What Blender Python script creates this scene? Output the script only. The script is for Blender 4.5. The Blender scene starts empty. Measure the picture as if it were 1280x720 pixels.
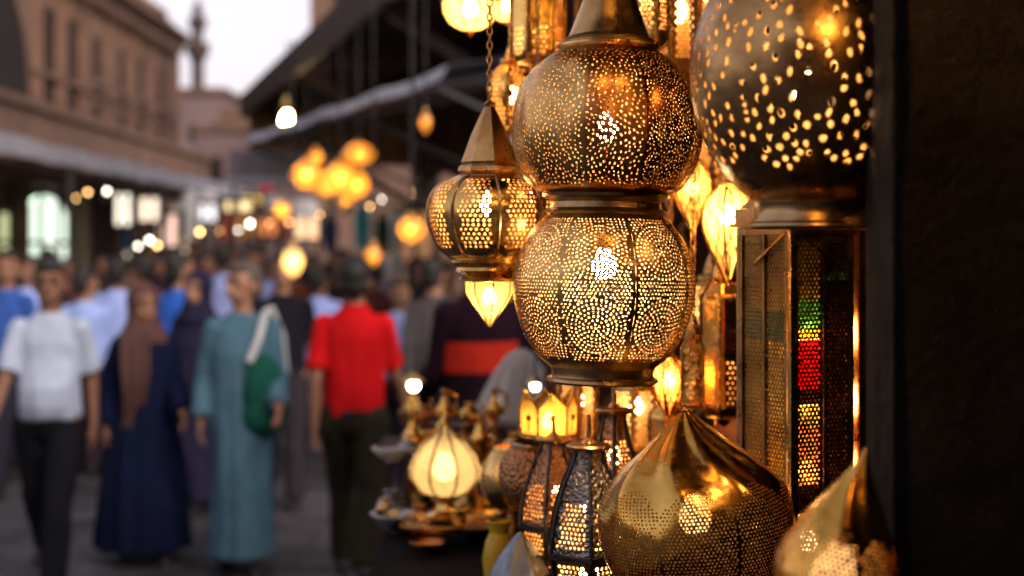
import bpy, bmesh, math, random
import numpy as np
from math import pi, sin, cos, radians
from mathutils import Vector, Matrix
from mathutils.geometry import delaunay_2d_cdt
random.seed(7); rnd = random.Random(11)
C = bpy.context; SC = C.scene; COL = SC.collection

# ------------------------------------------------------------------ camera, sky, sun, exposure
CAMZ = 1.8; FPX = 1778.0; HX = 640.0; HY = 314.0
def P(px, py, Y): return Vector(((px-HX)/FPX*Y, Y, CAMZ-(py-HY)/FPX*Y))
def S(n, Y): return n*Y/FPX
cam_d = bpy.data.cameras.new('camera'); cam = bpy.data.objects.new('camera', cam_d); COL.objects.link(cam)
cam.location = (0, 0, CAMZ); cam.rotation_euler = (pi/2, 0, 0)
cam_d.lens = 50; cam_d.sensor_width = 36; cam_d.shift_y = -(360-HY)/1280.0
cam_d.clip_start = 0.05; cam_d.clip_end = 2000
cam_d.dof.use_dof = True; cam_d.dof.focus_distance = 2.07; cam_d.dof.aperture_fstop = 2.4
SC.camera = cam
W = bpy.data.worlds.new('World'); SC.world = W; W.use_nodes = True
wn = W.node_tree; bg = wn.nodes['Background']
sky = wn.nodes.new('ShaderNodeTexSky'); sky.sky_type = 'NISHITA'; sky.sun_disc = False
SUN_EL = radians(34); SUN_AZ = radians(142)      # hazy soft light from behind the viewer, over the right hand roofs
sky.sun_elevation = SUN_EL; sky.sun_rotation = SUN_AZ; sky.air_density = 1.0; sky.dust_density = 3.0; sky.ozone_density = 2.0
hs = wn.nodes.new('ShaderNodeHueSaturation'); hs.inputs['Saturation'].default_value = 0.2
tint = wn.nodes.new('ShaderNodeMix'); tint.data_type = 'RGBA'; tint.blend_type = 'MULTIPLY'; tint.inputs[0].default_value = 1
tint.inputs[7].default_value = (1.0, 0.895, 0.925, 1)
wn.links.new(sky.outputs[0], hs.inputs['Color']); wn.links.new(hs.outputs[0], tint.inputs[6])
wn.links.new(tint.outputs[2], bg.inputs['Color']); bg.inputs['Strength'].default_value = 0.128
sd = bpy.data.lights.new('sun', 'SUN'); sun = bpy.data.objects.new('sun', sd); COL.objects.link(sun)
sd.energy = 1.0; sd.angle = radians(25); sd.color = (1.0, 0.86, 0.72)
dirv = Vector((sin(SUN_AZ)*cos(SUN_EL), cos(SUN_AZ)*cos(SUN_EL), sin(SUN_EL)))
sun.rotation_euler = dirv.to_track_quat('Z', 'Y').to_euler()
SC.view_settings.view_transform = 'Standard'; SC.view_settings.look = 'None'
SC.view_settings.exposure = 0.85; SC.view_settings.gamma = 1.0
SC.render.engine = 'CYCLES'

# ------------------------------------------------------------------ materials
def newmat(name):
    m = bpy.data.materials.new(name); m.use_nodes = True
    return m, m.node_tree, m.node_tree.nodes['Principled BSDF']
def coords(nt, scale=1.0, kind='Object'):
    tc = nt.nodes.new('ShaderNodeTexCoord'); mp = nt.nodes.new('ShaderNodeMapping')
    s = scale if isinstance(scale, tuple) else (scale,)*3
    mp.inputs['Scale'].default_value = s; nt.links.new(tc.outputs[kind], mp.inputs[0]); return mp.outputs[0]
def noise(nt, vec, scale, detail=4, rough=.6, dist=0):
    n = nt.nodes.new('ShaderNodeTexNoise'); n.inputs['Scale'].default_value = scale; n.inputs['Detail'].default_value = detail
    n.inputs['Roughness'].default_value = rough; n.inputs['Distortion'].default_value = dist
    nt.links.new(vec, n.inputs['Vector']); return n.outputs['Fac']
def ramp(nt, fac, stops):
    r = nt.nodes.new('ShaderNodeValToRGB'); e = r.color_ramp.elements
    while len(e) < len(stops): e.new(0.5)
    for i, (p, c) in enumerate(stops):
        e[i].position = p; e[i].color = (c if isinstance(c, tuple) else (c, c, c)) + (1,)
    nt.links.new(fac, r.inputs[0]); return r.outputs[0]
def bump(nt, b, h, strength, dist=0.002, prev=None):
    n = nt.nodes.new('ShaderNodeBump'); n.inputs['Strength'].default_value = strength; n.inputs['Distance'].default_value = dist
    nt.links.new(h, n.inputs['Height'])
    if prev is not None: nt.links.new(prev, n.inputs['Normal'])
    nt.links.new(n.outputs[0], b.inputs['Normal']); return n.outputs[0]
def metal(name, c1, c2, rough=(.2, .42), hammer=0.0, hscale=90, patch=9, wave=0.25, metallic=1.0):
    m, nt, b = newmat(name); v = coords(nt)
    f = noise(nt, v, patch, 6, .65, .6)
    nt.links.new(ramp(nt, f, [(.36, c1), (.64, c2)]), b.inputs['Base Color'])
    g = noise(nt, v, patch*5, 5, .7)
    nt.links.new(ramp(nt, g, [(.3, rough[0]), (.7, rough[1])]), b.inputs['Roughness'])
    b.inputs['Metallic'].default_value = metallic
    w = noise(nt, v, 22, 2, .5); pr = bump(nt, b, w, wave, .006)
    fine = noise(nt, v, 420, 3, .6); pr = bump(nt, b, fine, .18, .0006, pr)
    if hammer:
        vo = nt.nodes.new('ShaderNodeTexVoronoi'); vo.inputs['Scale'].default_value = hscale; nt.links.new(v, vo.inputs['Vector'])
        bump(nt, b, vo.outputs['Distance'], hammer, .004, pr)
    return m
def rough_mat(name, c1, c2, scale=6, rough=.8, bmp=.3, bscale=40, dist=.004, stretch=(1, 1, 1), sheen=0, spec=.3):
    m, nt, b = newmat(name); v = coords(nt, stretch)
    f = noise(nt, v, scale, 7, .62, .3)
    nt.links.new(ramp(nt, f, [(.32, c1), (.68, c2)]), b.inputs['Base Color'])
    b.inputs['Roughness'].default_value = rough; b.inputs['Specular IOR Level'].default_value = spec
    bump(nt, b, noise(nt, v, bscale, 6, .65), bmp, dist)
    if sheen: b.inputs['Sheen Weight'].default_value = sheen
    return m
def emit(name, col, s, base=None):
    m, nt, b = newmat(name); b.inputs['Base Color'].default_value = (base or col)+(1,)
    b.inputs['Emission Color'].default_value = col+(1,); b.inputs['Emission Strength'].default_value = s
    b.inputs['Roughness'].default_value = .4; return m
def lampglass(name, col, s, scale=60, lo=.35):
    """frosted glass of a lit lamp: uneven glow"""
    m, nt, b = newmat(name); v = coords(nt)
    f = noise(nt, v, scale, 4, .6, .8)
    mx = nt.nodes.new('ShaderNodeMath'); mx.operation = 'MULTIPLY'; mx.inputs[1].default_value = s
    nt.links.new(ramp(nt, f, [(.3, lo), (.65, 1.0)]), mx.inputs[0])
    b.inputs['Base Color'].default_value = col+(1,); b.inputs['Emission Color'].default_value = col+(1,)
    nt.links.new(mx.outputs[0], b.inputs['Emission Strength']); b.inputs['Roughness'].default_value = .15
    bump(nt, b, f, .4, .004); return m
def cloth(name, c, var=.75, rough=.85):
    c2 = tuple(x*var for x in c)
    return rough_mat(name, c2, c, 5, .95, .6, 14, .03, (1, 1, .6), 0, .06)

M = {}
M['brass']   = metal('polished_brass', (.62, .36, .10), (.86, .58, .22), (.16, .34), 0, wave=.3)
M['gold']    = metal('bright_gold_brass', (.82, .42, .09), (.95, .60, .19), (.14, .30), 0, wave=.45)
M['bronze']  = metal('dark_bronze', (.28, .165, .075), (.55, .36, .17), (.22, .42), 0, wave=.25)
M['silver']  = metal('aged_brass_silver', (.42, .22, .075), (.80, .53, .22), (.22, .40), 0, wave=.2)
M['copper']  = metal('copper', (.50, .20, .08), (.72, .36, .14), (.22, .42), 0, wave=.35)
M['hammer']  = metal('hammered_brass', (.60, .34, .10), (.88, .60, .24), (.2, .4), .8, 120)
M['hamcop']  = metal('hammered_copper', (.34, .15, .07), (.62, .32, .14), (.3, .5), .8, 150)
M['black']   = metal('blackened_iron', (.045, .04, .038), (.10, .09, .085), (.3, .5), .2, 200)
M['blackpan']= metal('blackened_panel', (.16, .14, .13), (.34, .31, .31), (.3, .5), .9, 160)
M['inner']   = metal('inner_brass', (.84, .58, .28), (.93, .70, .38), (.5, .7), 0, metallic=.35)
M['bulb']    = emit('warm_bulb', (1.0, .64, .28), 32)
M['bulb_s']  = emit('soft_warm_bulb', (1.0, .54, .19), 13)
M['bulb_hot']= emit('bright_warm_bulb', (1.0, .70, .34), 70)
M['bulb_table'] = emit('cream_table_bulb', (1.0, .72, .36), 6.5)
M['bulb_dim']= emit('dim_warm_bulb', (1.0, .54, .19), 1.3)
M['bulb_cream'] = emit('cream_bulb', (1.0, .80, .50), 75)
M['red_reflection'] = metal('dark_red_reflection_metal', (.20, .05, .02), (.46, .16, .06), (.18, .36))  # dark red reflection put into the colour of the gourd's upper panels
M['onion'] = metal('deep_gold_brass', (.62, .31, .05), (.96, .58, .16), (.14, .30), 0, wave=.45)
M['umber'] = metal('umber_bronze', (.26, .135, .05), (.60, .37, .16), (.20, .38), 0, wave=.25)
M['panelmetal'] = metal('dark_lattice_metal', (.15, .095, .035), (.36, .24, .09), (.25, .45))
M['bulb_w']  = emit('white_bulb', (1.0, .93, .78), 12)

def glassmat(name, col, rough=.25, thick=.5):
    m = bpy.data.materials.new(name); m.use_nodes = True; nt = m.node_tree; nt.nodes.clear()
    o = nt.nodes.new('ShaderNodeOutputMaterial'); tr = nt.nodes.new('ShaderNodeBsdfTranslucent'); gl = nt.nodes.new('ShaderNodeBsdfTransparent'); gs_ = nt.nodes.new('ShaderNodeBsdfGlossy')
    tr.inputs[0].default_value = col+(1,); gl.inputs[0].default_value = col+(1,); gs_.inputs[0].default_value = (1, 1, 1, 1); gs_.inputs['Roughness'].default_value = rough*.6
    tc = coords(nt); f = noise(nt, tc, 90, 4, .6, 1)
    m1 = nt.nodes.new('ShaderNodeMixShader'); m2 = nt.nodes.new('ShaderNodeMixShader'); fr_ = nt.nodes.new('ShaderNodeFresnel'); fr_.inputs[0].default_value = 1.5
    rp_ = nt.nodes.new('ShaderNodeMapRange'); rp_.inputs[3].default_value = thick-.25; rp_.inputs[4].default_value = thick+.25; nt.links.new(f, rp_.inputs[0])
    nt.links.new(rp_.outputs[0], m1.inputs[0]); nt.links.new(gl.outputs[0], m1.inputs[1]); nt.links.new(tr.outputs[0], m1.inputs[2])
    nt.links.new(fr_.outputs[0], m2.inputs[0]); nt.links.new(m1.outputs[0], m2.inputs[1]); nt.links.new(gs_.outputs[0], m2.inputs[2]); nt.links.new(m2.outputs[0], o.inputs[0]); return m
M['glassy'] = glassmat('amber_shade', (1, .50, .10), .3, .80)
# ------------------------------------------------------------------ objects
def link(o, parent=None):
    COL.objects.link(o)
    if parent is not None: o.parent = parent
    return o
def tag(o, label=None, cat=None, group=None, kind=None):
    if label: o['label'] = label
    if cat: o['category'] = cat
    if group: o['group'] = group
    if kind: o['kind'] = kind
    return o
def thing(name, label, cat, loc=(0, 0, 0), rz=0, group=None):
    o = bpy.data.objects.new(name, None); link(o); o.location = loc; o.rotation_euler = (0, 0, rz); o.empty_display_size = .1
    return tag(o, label, cat, group)
def mesh(name, verts, faces, mat, parent=None, smooth=True, angle=40, mi=None):
    me = bpy.data.meshes.new(name); me.from_pydata([tuple(v) for v in verts], [], faces); me.update()
    for m in (mat if isinstance(mat, (list, tuple)) else [mat]): me.materials.append(m)
    if mi is not None: me.polygons.foreach_set('material_index', mi)
    if smooth:
        me.polygons.foreach_set('use_smooth', [True]*len(me.polygons)); me.set_sharp_from_angle(angle=radians(angle))
    return link(bpy.data.objects.new(name, me), parent)
class MB:
    """collects shapes, then makes ONE mesh"""
    def __init__(s): s.v = []; s.f = []
    def add(s, vs, fs):
        n = len(s.v); s.v += [Vector(v) for v in vs]; s.f += [tuple(i+n for i in f) for f in fs]; return s
    def box(s, c, d, rot=None):
        c = Vector(c); R = rot or Matrix.Identity(3); vs = []
        for x in (-.5, .5):
            for y in (-.5, .5):
                for z in (-.5, .5): vs.append(c+R@Vector((x*d[0], y*d[1], z*d[2])))
        return s.add(vs, [(0, 1, 3, 2), (4, 6, 7, 5), (0, 4, 5, 1), (2, 3, 7, 6), (0, 2, 6, 4), (1, 5, 7, 3)])
    def bar(s, a, b, w, h=None, up=(0, 0, 1)):
        a = Vector(a); b = Vector(b); d = b-a; L = d.length
        if L < 1e-6: return s
        z = d/L; u = Vector(up)
        if abs(z.dot(u)) > .98: u = Vector((1, 0, 0))
        x = u.cross(z).normalized(); y = z.cross(x); R = Matrix((x, y, z)).transposed()
        return s.box((a+b)/2, (w, h or w, L), R)
    def tube(s, pts, rad, n=10, closed=False, caps=True):
        pts = [Vector(p) for p in pts]; m = len(pts); rr = rad if isinstance(rad, (list, tuple)) else [rad]*m
        vs = []; pu = None
        for i, p in enumerate(pts):
            if closed: t = pts[(i+1) % m]-pts[(i-1) % m]
            else: t = pts[min(i+1, m-1)]-pts[max(i-1, 0)]
            t.normalize()
            if pu is None: u = Vector((0, 0, 1)) if abs(t.z) < .9 else Vector((1, 0, 0))
            else: u = pu
            u = (u-t*u.dot(t)).normalized(); pu = u; w = t.cross(u)
            for k in range(n):
                a = 2*pi*k/n; vs.append(p+(u*cos(a)+w*sin(a))*rr[i])
        fs = []
        for i in range(m if closed else m-1):
            j = (i+1) % m
            for k in range(n): fs.append((i*n+k, i*n+(k+1) % n, j*n+(k+1) % n, j*n+k))
        if caps and not closed: fs.append(tuple(range(n-1, -1, -1))); fs.append(tuple((m-1)*n+k for k in range(n)))
        return s.add(vs, fs)
    def lathe(s, prof, n=48, c=(0, 0, 0), rm=None, a0=0, caps=True):
        c = Vector(c); vs = []
        for r, z in prof:
            for k in range(n):
                a = a0+2*pi*k/n; q = max(r, 1e-4)*(rm(a, z) if rm else 1); vs.append(c+Vector((q*cos(a), q*sin(a), z)))
        fs = []
        for i in range(len(prof)-1):
            for k in range(n): fs.append((i*n+k, i*n+(k+1) % n, (i+1)*n+(k+1) % n, (i+1)*n+k))
        return s.add(vs, fs)
    def sphere(s, c, r, n=16, m=10):
        c = Vector(c); r = r if isinstance(r, (tuple, list)) else (r, r, r)
        vs = [c+Vector((0, 0, -r[2]))]
        for i in range(1, m):
            t = -pi/2+pi*i/m
            for k in range(n): a = 2*pi*k/n; vs.append(c+Vector((r[0]*cos(t)*cos(a), r[1]*cos(t)*sin(a), r[2]*sin(t))))
        vs.append(c+Vector((0, 0, r[2]))); fs = []
        for k in range(n): fs.append((0, 1+(k+1) % n, 1+k)); fs.append((len(vs)-1, 1+(m-2)*n+k, 1+(m-2)*n+(k+1) % n))
        for i in range(m-2):
            for k in range(n): fs.append((1+i*n+k, 1+i*n+(k+1) % n, 1+(i+1)*n+(k+1) % n, 1+(i+1)*n+k))
        return s.add(vs, fs)
    def loft(s, secs, n=28, fold=0, nf=9, ph=0):
        """closed stack of elliptical sections (cx, cy, z, rx, ry)"""
        vs = []
        for q, (cx, cy, z, rx, ry) in enumerate(secs):
            for k in range(n):
                a = 2*pi*k/n; g = 1+(fold*(1-q/len(secs)) if fold else 0)*sin(nf*a+ph+q*.35)
                vs.append((cx+rx*g*cos(a), cy+ry*g*sin(a), z))
        fs = [tuple(range(n-1, -1, -1)), tuple((len(secs)-1)*n+k for k in range(n))]
        for i in range(len(secs)-1):
            for k in range(n): fs.append((i*n+k, i*n+(k+1) % n, (i+1)*n+(k+1) % n, (i+1)*n+k))
        return s.add(vs, fs)
    def limb(s, pts):
        """pts: [(p, r)...] tapered limb with round joints"""
        for (p, r) in pts: s.sphere(p, r, 14, 9)
        for (p, r), (q, t) in zip(pts, pts[1:]): s.tube([p, q], [r, t], 14)
        return s
    def chain(s, a, b, link_len=.022, w=.011, r=.0016):
        a = Vector(a); b = Vector(b); L = (b-a).length; n = max(2, int(L/(link_len*.78))); z = (b-a)/L
        x = Vector((1, 0, 0)); x = (x-z*x.dot(z)).normalized(); y = z.cross(x)
        for i in range(n):
            c = a+z*(L*(i+.5)/n); u = x if i % 2 else y
            s.tube([c+z*(link_len/2*sin(t))+u*(w/2*cos(t)) for t in [2*pi*k/10 for k in range(10)]], r, 6, closed=True)
        return s
    def build(s, name, mat, parent=None, smooth=True, angle=40, label=None):
        o = mesh(name, s.v, s.f, mat, parent, smooth, angle)
        if label: o['label'] = label
        return o

def spline(pts, n=60):
    """Catmull-Rom through (r,z) points, resampled evenly by arc length"""
    p = [np.array(q, float) for q in pts]; p = [2*p[0]-p[1]]+p+[2*p[-1]-p[-2]]; out = []
    for i in range(1, len(p)-2):
        for t in np.linspace(0, 1, 24, endpoint=False):
            a, b, c, d = p[i-1:i+3]
            out.append(.5*((2*b)+(-a+c)*t+(2*a-5*b+4*c-d)*t*t+(-a+3*b-3*c+d)*t**3))
    out.append(p[-2]); out = np.array(out); out[:, 0] = np.maximum(out[:, 0], 0)
    s = np.concatenate([[0], np.cumsum(np.linalg.norm(np.diff(out, axis=0), axis=1))])
    t = np.linspace(0, s[-1], n); return np.stack([np.interp(t, s, out[:, 0]), np.interp(t, s, out[:, 1])], 1), s[-1]

def cdt_panel(Wd, L, holes, gx, gy, nh=8):
    """flat panel Wd x L with real holes (x, y, rx, ry, rot): returns verts, tris, hole loops"""
    vs = []; nx = max(2, int(round(Wd/gx))); ny = max(2, int(round(L/gy)))
    H = np.array([(h[0], h[1], max(h[2], h[3])) for h in holes]) if holes else np.zeros((0, 3))
    for j in range(ny+1):
        for i in range(nx+1):
            x = Wd*i/nx; y = L*j/ny
            edge = i in (0, nx) or j in (0, ny)
            if not edge and len(H):
                d = (H[:, 0]-x)**2+(H[:, 1]-y)**2
                if np.any(d < (H[:, 2]*1.25)**2): continue
            vs.append(Vector((x, y)))
    fs = []
    for h in holes:
        x, y, rx, ry = h[:4]; ro = h[4] if len(h) > 4 else 0; n0 = len(vs)
        for k in range(nh):
            a = 2*pi*(k+.5)/nh; p = rx*cos(a); q = ry*sin(a); vs.append(Vector((x+p*cos(ro)-q*sin(ro), y+p*sin(ro)+q*cos(ro))))
        fs.append(list(range(n0, n0+nh)))
    V, E, Fc, _, _, of = delaunay_2d_cdt(vs, [], fs, 0, 1e-7)
    tris = [f for f, o in zip(Fc, of) if not o]
    return V, tris

def shell(name, maps, mat, inner, parent, thick=.0012, pmi=None, extra=()):
    """maps: list of (verts2d, tris, fn) ; fn(np x, np y) -> Nx3. Outer + inner skin + rims, analytic normals"""
    AV = []; AF = []; LN = []; MI = []; off = 0
    for mk, (V, T, fn) in enumerate(maps):
        x = np.array([v[0] for v in V]); y = np.array([v[1] for v in V]); e = 2e-4
        p = fn(x, y); du = fn(x+e, y)-fn(x-e, y); dv = fn(x, y+e)-fn(x, y-e)
        nn = np.cross(du, dv); ln = np.linalg.norm(nn, axis=1, keepdims=True); ln[ln < 1e-12] = 1; nn = nn/ln
        q = p-nn*thick; n = len(p)
        AV.append(p); AV.append(q)
        cnt = {}
        for t in T:
            a, b, c = t
            # orientation: keep CCW in the (x,y) plane
            if (x[b]-x[a])*(y[c]-y[a])-(y[b]-y[a])*(x[c]-x[a]) < 0: a, b, c = a, c, b
            AF.append((a+off, b+off, c+off)); LN += [nn[a], nn[b], nn[c]]; MI.append(pmi[mk] if pmi else 0)
            AF.append((a+off+n, c+off+n, b+off+n)); LN += [-nn[a], -nn[c], -nn[b]]; MI.append(1)
            for e0, e1 in ((a, b), (b, c), (c, a)): cnt[(e0, e1)] = cnt.get((e0, e1), 0)+1
        xm, ym = x.max(), y.max()
        for (a, b) in list(cnt):
            if (b, a) in cnt: continue
            if (x[a] < 1e-6 and x[b] < 1e-6) or (x[a] > xm-1e-6 and x[b] > xm-1e-6): continue
            AF.append((b+off, a+off, a+off+n, b+off+n)); MI.append(0)
            d = p[b]-p[a]; k = np.cross(d, nn[a]); l = np.linalg.norm(k); k = k/l if l > 0 else nn[a]
            LN += [k]*4
        off += 2*n
    me = bpy.data.meshes.new(name); me.from_pydata(np.concatenate(AV).tolist(), [], AF); me.update()
    me.materials.append(mat); me.materials.append(inner)
    for m_ in extra: me.materials.append(m_)
    me.polygons.foreach_set('material_index', MI); me.polygons.foreach_set('use_smooth', [True]*len(MI))
    me.normals_split_custom_set([tuple(v) for v in LN])
    return link(bpy.data.objects.new(name, me), parent)

def perforated(name, pts, npan, holefn, mat, parent, inner=None, rm=None, gx=.009, gy=.008, thick=.0012, a0=0, smoothed=True, nh=8, pmi=None, extra=()):
    if smoothed: prof, L = spline(pts)
    else:
        q = np.array(pts, float); s = np.concatenate([[0], np.cumsum(np.linalg.norm(np.diff(q, axis=0), axis=1))]); L = s[-1]
        t = np.linspace(0, L, 200); prof = np.stack([np.interp(t, s, q[:, 0]), np.interp(t, s, q[:, 1])], 1)
    vv = np.linspace(0, L, len(prof)); R = prof[:, 0].max(); Wd = 2*pi*R/npan
    def rad(y): return float(np.interp(y, vv, prof[:, 0]))
    cache = {}; maps = []
    for i in range(npan):
        def fn(x, y, i=i):
            th = a0+x/R+2*pi*i/npan; r = np.interp(y, vv, prof[:, 0]); z = np.interp(y, vv, prof[:, 1])
            if rm: r = r*rm(th, z)
            return np.stack([r*np.cos(th), r*np.sin(th), z], 1)
        hs_ = holefn(i, Wd, L, rad, R)
        key = str(hs_) if False else None
        V, T = cdt_panel(Wd, L, hs_, gx, gy, nh)
        maps.append((V, T, fn))
    return shell(name, maps, mat, inner or M['inner'], parent, thick, pmi, extra)

# hole layouts (x across the panel at the widest radius, y up the profile) -------------
def clean(hs_, Wd, L, rad, R, y0, y1, margin=.002, gap=.0012):
    out = []; pl = []
    for h in hs_:
        x, y, r = h[0], h[1], h[2]
        if y < y0*L or y > y1*L: continue
        k = R/max(rad(y), R*.25); rx = r*k; ry = (h[3] if len(h) > 3 else r)
        if x-max(rx, ry) < margin or x+max(rx, ry) > Wd-margin: continue
        ok = True
        for (a, b, c, d) in pl:
            if abs(a-x) < .03 and abs(b-y) < .03 and ((a-x)/k)**2+(b-y)**2 < (c+max(r, ry)+gap)**2: ok = False; break
        if not ok: continue
        pl.append((x, y, max(r, ry), k)); out.append((x, y, rx, ry, h[4] if len(h) > 4 else 0))
    return out
def L_hex(p, r, y0=.1, y1=.9, margin=.003):
    def f(i, Wd, L, rad, R):
        hs_ = []; j = 0; y = y0*L
        while y < y1*L:
            k = R/max(rad(y), R*.3); pp = p*k; n = max(1, int((Wd-2*margin)/pp)); off = (j % 2)*.5
            for a in range(n): hs_.append(((Wd-n*pp)/2+(a+off+.25)*pp, y, r))
            y += p*.87; j += 1
        return clean(hs_, Wd, L, rad, R, y0, y1, margin, .0004)
    return f
def L_mandala(p, r, rows, y0, y1, rings=7, seam=True):
    def f(i, Wd, L, rad, R):
        hs_ = []; span = (y1-y0)*L
        if seam and i % 3 == 0:
            n = 7
            for k in range(n): hs_.append((.0035, (y0+.12)*L+k*span*.76/n+span*.76/n/2, .0007, span*.76/n*.40))
        out0 = [(h[0], h[1], h[2], h[3], 0) for h in hs_]
        hs_ = []
        for q in range(rows):
            cy = y0*L+span*(q+.5)/rows; cx = Wd*.5; kk = R/max(rad(cy), R*.3)
            hs_.append((cx, cy, r*1.25))
            for g in range(1, rings+1):
                m = int(2*pi*g*.93); ph = rnd.random()
                if g == 99: continue
                for a in range(m):
                    t = 2*pi*(a+ph)/m; hs_.append((cx+g*p*cos(t)*kk, cy+g*p*sin(t), r*(1.1 if g % 2 else .92)))
        y = y0*L; j = 0
        while y < y1*L:
            k = R/max(rad(y), R*.3); n = int(Wd/(p*k))
            for a in range(n+1): hs_.append(((a+(j % 2)*.5)*p*k+rnd.uniform(-.0006, .0006), y+rnd.uniform(-.0006, .0006), r*rnd.uniform(.8, 1)))
            y += p*.9; j += 1
        res = clean(hs_, Wd, L, rad, R, y0, y1, .0050 if (seam and i % 3 == 0) else .0008, .0005)
        return out0+res
    return f
def L_random(p, r, y0, y1, dens=lambda i: 1.0, el=1.5, scale=lambda i: 1.0):
    def f(i, Wd, L, rad, R):
        hs_ = []
        n = int(Wd*L/(p*p)*6*dens(i)); s = scale(i)
        for k in range(n):
            x = rnd.uniform(0, Wd); y = rnd.uniform(y0*L, y1*L); q = r*rnd.uniform(.7, 1.15)*s
            # a loose flowing order: rows bend into arcs
            ang = .8*sin(y*60+i)+rnd.uniform(-.5, .5)+pi/2
            hs_.append((x, y, q*.8, q*el*.8, ang-pi/2))
        return clean(hs_, Wd, L, rad, R, y0, y1, .0015, max(.0008, (p-2*r)*.55))
    return f
def L_loops(p, r, y0, y1):
    """tall chains of big dots that meet in scalloped arches at the bottom"""
    def f(i, Wd, L, rad, R):
        hs_ = []; cx = Wd/2
        for q, (cy, a, b) in enumerate([(.80, .36, .11), (.80, .12, .05), (.55, .34, .12), (.56, .10, .06), (.33, .30, .08), (.33, .08, .03)]):
            kk = R/max(rad(cy*L), R*.35); per = 2*pi*math.sqrt(((a*Wd/kk)**2+(b*L)**2)/2); n = max(3, int(per/p))
            for k in range(n):
                t = 2*pi*k/n+rnd.uniform(-.12, .12)
                hs_.append((cx+a*Wd*cos(t), cy*L+b*L*sin(t), r*rnd.uniform(.6, .8), r*rnd.uniform(1.0, 1.4), rnd.uniform(-.5, .5)))
        for sx in (.04, .96):
            for k in range(30): hs_.append((Wd*sx+rnd.uniform(-.003, .003), (.2+.7*k/30)*L, r*rnd.uniform(.6, .9), r*rnd.uniform(.6, .9), 0))
        for k in range(40):
            x = rnd.uniform(0, Wd); base = .12+.08*abs(cos(pi*x/Wd)); hs_.append((x, (base+rnd.uniform(0, .12))*L, r*rnd.uniform(.7, 1.1), r, 0))
        return clean(hs_, Wd, L, rad, R, y0, y1, .0012, .0013)
    return f
def L_lace(p, r, y0, y1):
    """close piercing in ragged patches with bare metal between"""
    from mathutils import noise as mn2
    def f(i, Wd, L, rad, R):
        hs_ = []; y = y0*L; j = 0
        while y < y1*L:
            k = R/max(rad(y), R*.3); n = int(Wd/(p*k))+1
            for a in range(n+1):
                x = (a+(j % 2)*.5)*p*k; u = x/Wd; v = y/L
                q = mn2.noise(Vector((u*2.2+i*3.1, v*7, 1.7)))+.35*sin(2*pi*u)*sin(v*26)
                if q > -.42 and v < y1-.10*(1-sin(pi*u)): hs_.append((x+rnd.uniform(-.0005, .0005), y+rnd.uniform(-.0005, .0005), r*rnd.uniform(.7, 1.2), r*rnd.uniform(.7, 1.2)))
            y += p*.87; j += 1
        return clean(hs_, Wd, L, rad, R, y0, y1, .0004, .0003)
    return f
def L_lozenge(p, r, y0, y1, cyf=.42):
    """pierced lozenges and small fans with plain metal between, like stitched lace"""
    def f(i, Wd, L, rad, R):
        hs_ = []; y = y0*L; j = 0; cx = Wd/2
        while y < y1*L:
            k = R/max(rad(y), R*.3); n = int(Wd/(p*k))+1
            for a in range(-1, n+1):
                x = cx+(a-n/2+(j % 2)*.5)*p*k; u = abs(x-cx)/k/(Wd/2); v = (y/L-cyf)
                d1 = u/.80+abs(v)/.24; d2 = (1-u)/.42+abs(v-.10)/.13; d3 = (1-u)/.38+abs(v+.16)/.10
                band = abs(v+.255) < .012
                if (d1 < 1 and not .50 < d1 < .64) or d2 < 1 or d3 < 1 or band: hs_.append((x, y, r*(1.15 if d1 < .5 else .95)))
            y += p*.87; j += 1
        return clean(hs_, Wd, L, rad, R, y0, y1, .001, .0004)
    return f
def L_fans(p, r, y0, y1, rings=6, cyf=.45):
    """rayed fans of dots, like petals laid on the belly of an onion"""
    def f(i, Wd, L, rad, R):
        hs_ = []; cy = cyf*L; cx = Wd/2
        for g in range(1, rings+8):
            m = int(2*pi*g)
            for a in range(m):
                t = 2*pi*(a+.5*(g % 2))/m
                x = g*p*cos(t); y = g*p*sin(t)
                lim = rings*(.72+.34*abs(cos(2*t)))
                if g > lim: continue
                hs_.append((cx+x, cy+y, r*(1.0 if g % 3 else .7)))
        for k in range(int(L/p)):     # edging chains
            for sx in (.06, .94): hs_.append((Wd*sx, k*p*1.1, r*.8))
        return clean(hs_, Wd, L, rad, R, y0, y1, .002, .0006)
    return f
SC.cycles.use_denoising = True; SC.cycles.max_bounces = 8; SC.cycles.transparent_max_bounces = 12
SC.cycles.sample_clamp_indirect = 6; SC.cycles.caustics_reflective = False; SC.cycles.caustics_refractive = False

# ================================================================== SETTING
M['asphalt'] = rough_mat('worn_street_paving', (.045, .042, .048), (.085, .078, .085), 1.3, .62, .35, 30, .01)
M['stone']   = rough_mat('brown_limestone', (.105, .058, .038), (.25, .14, .09), .45, .9, .5, 5, .05)
M['stone_d'] = rough_mat('dark_limestone', (.13, .075, .05), (.20, .12, .085), .6, .9, .5, 5, .05)
M['stone_p'] = rough_mat('pinkish_limestone', (.14, .095, .09), (.23, .155, .145), .3, .9, .4, 4, .05)
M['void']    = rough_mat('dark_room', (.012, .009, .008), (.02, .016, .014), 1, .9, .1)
M['wood_d']  = rough_mat('dark_stained_wood', (.018, .010, .008), (.045, .024, .018), 4, .6, .5, 30, .01, (3, 3, .3))
M['wood_r']  = rough_mat('reddish_wood', (.05, .018, .012), (.11, .042, .028), 4, .5, .5, 30, .01, (3, 3, .3))
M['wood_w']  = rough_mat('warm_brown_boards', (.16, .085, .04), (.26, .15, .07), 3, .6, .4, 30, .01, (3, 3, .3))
M['wood_m']  = rough_mat('brown_boards', (.06, .032, .016), (.10, .055, .028), 3, .7, .4, 30, .01, (3, 3, .3))
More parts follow.
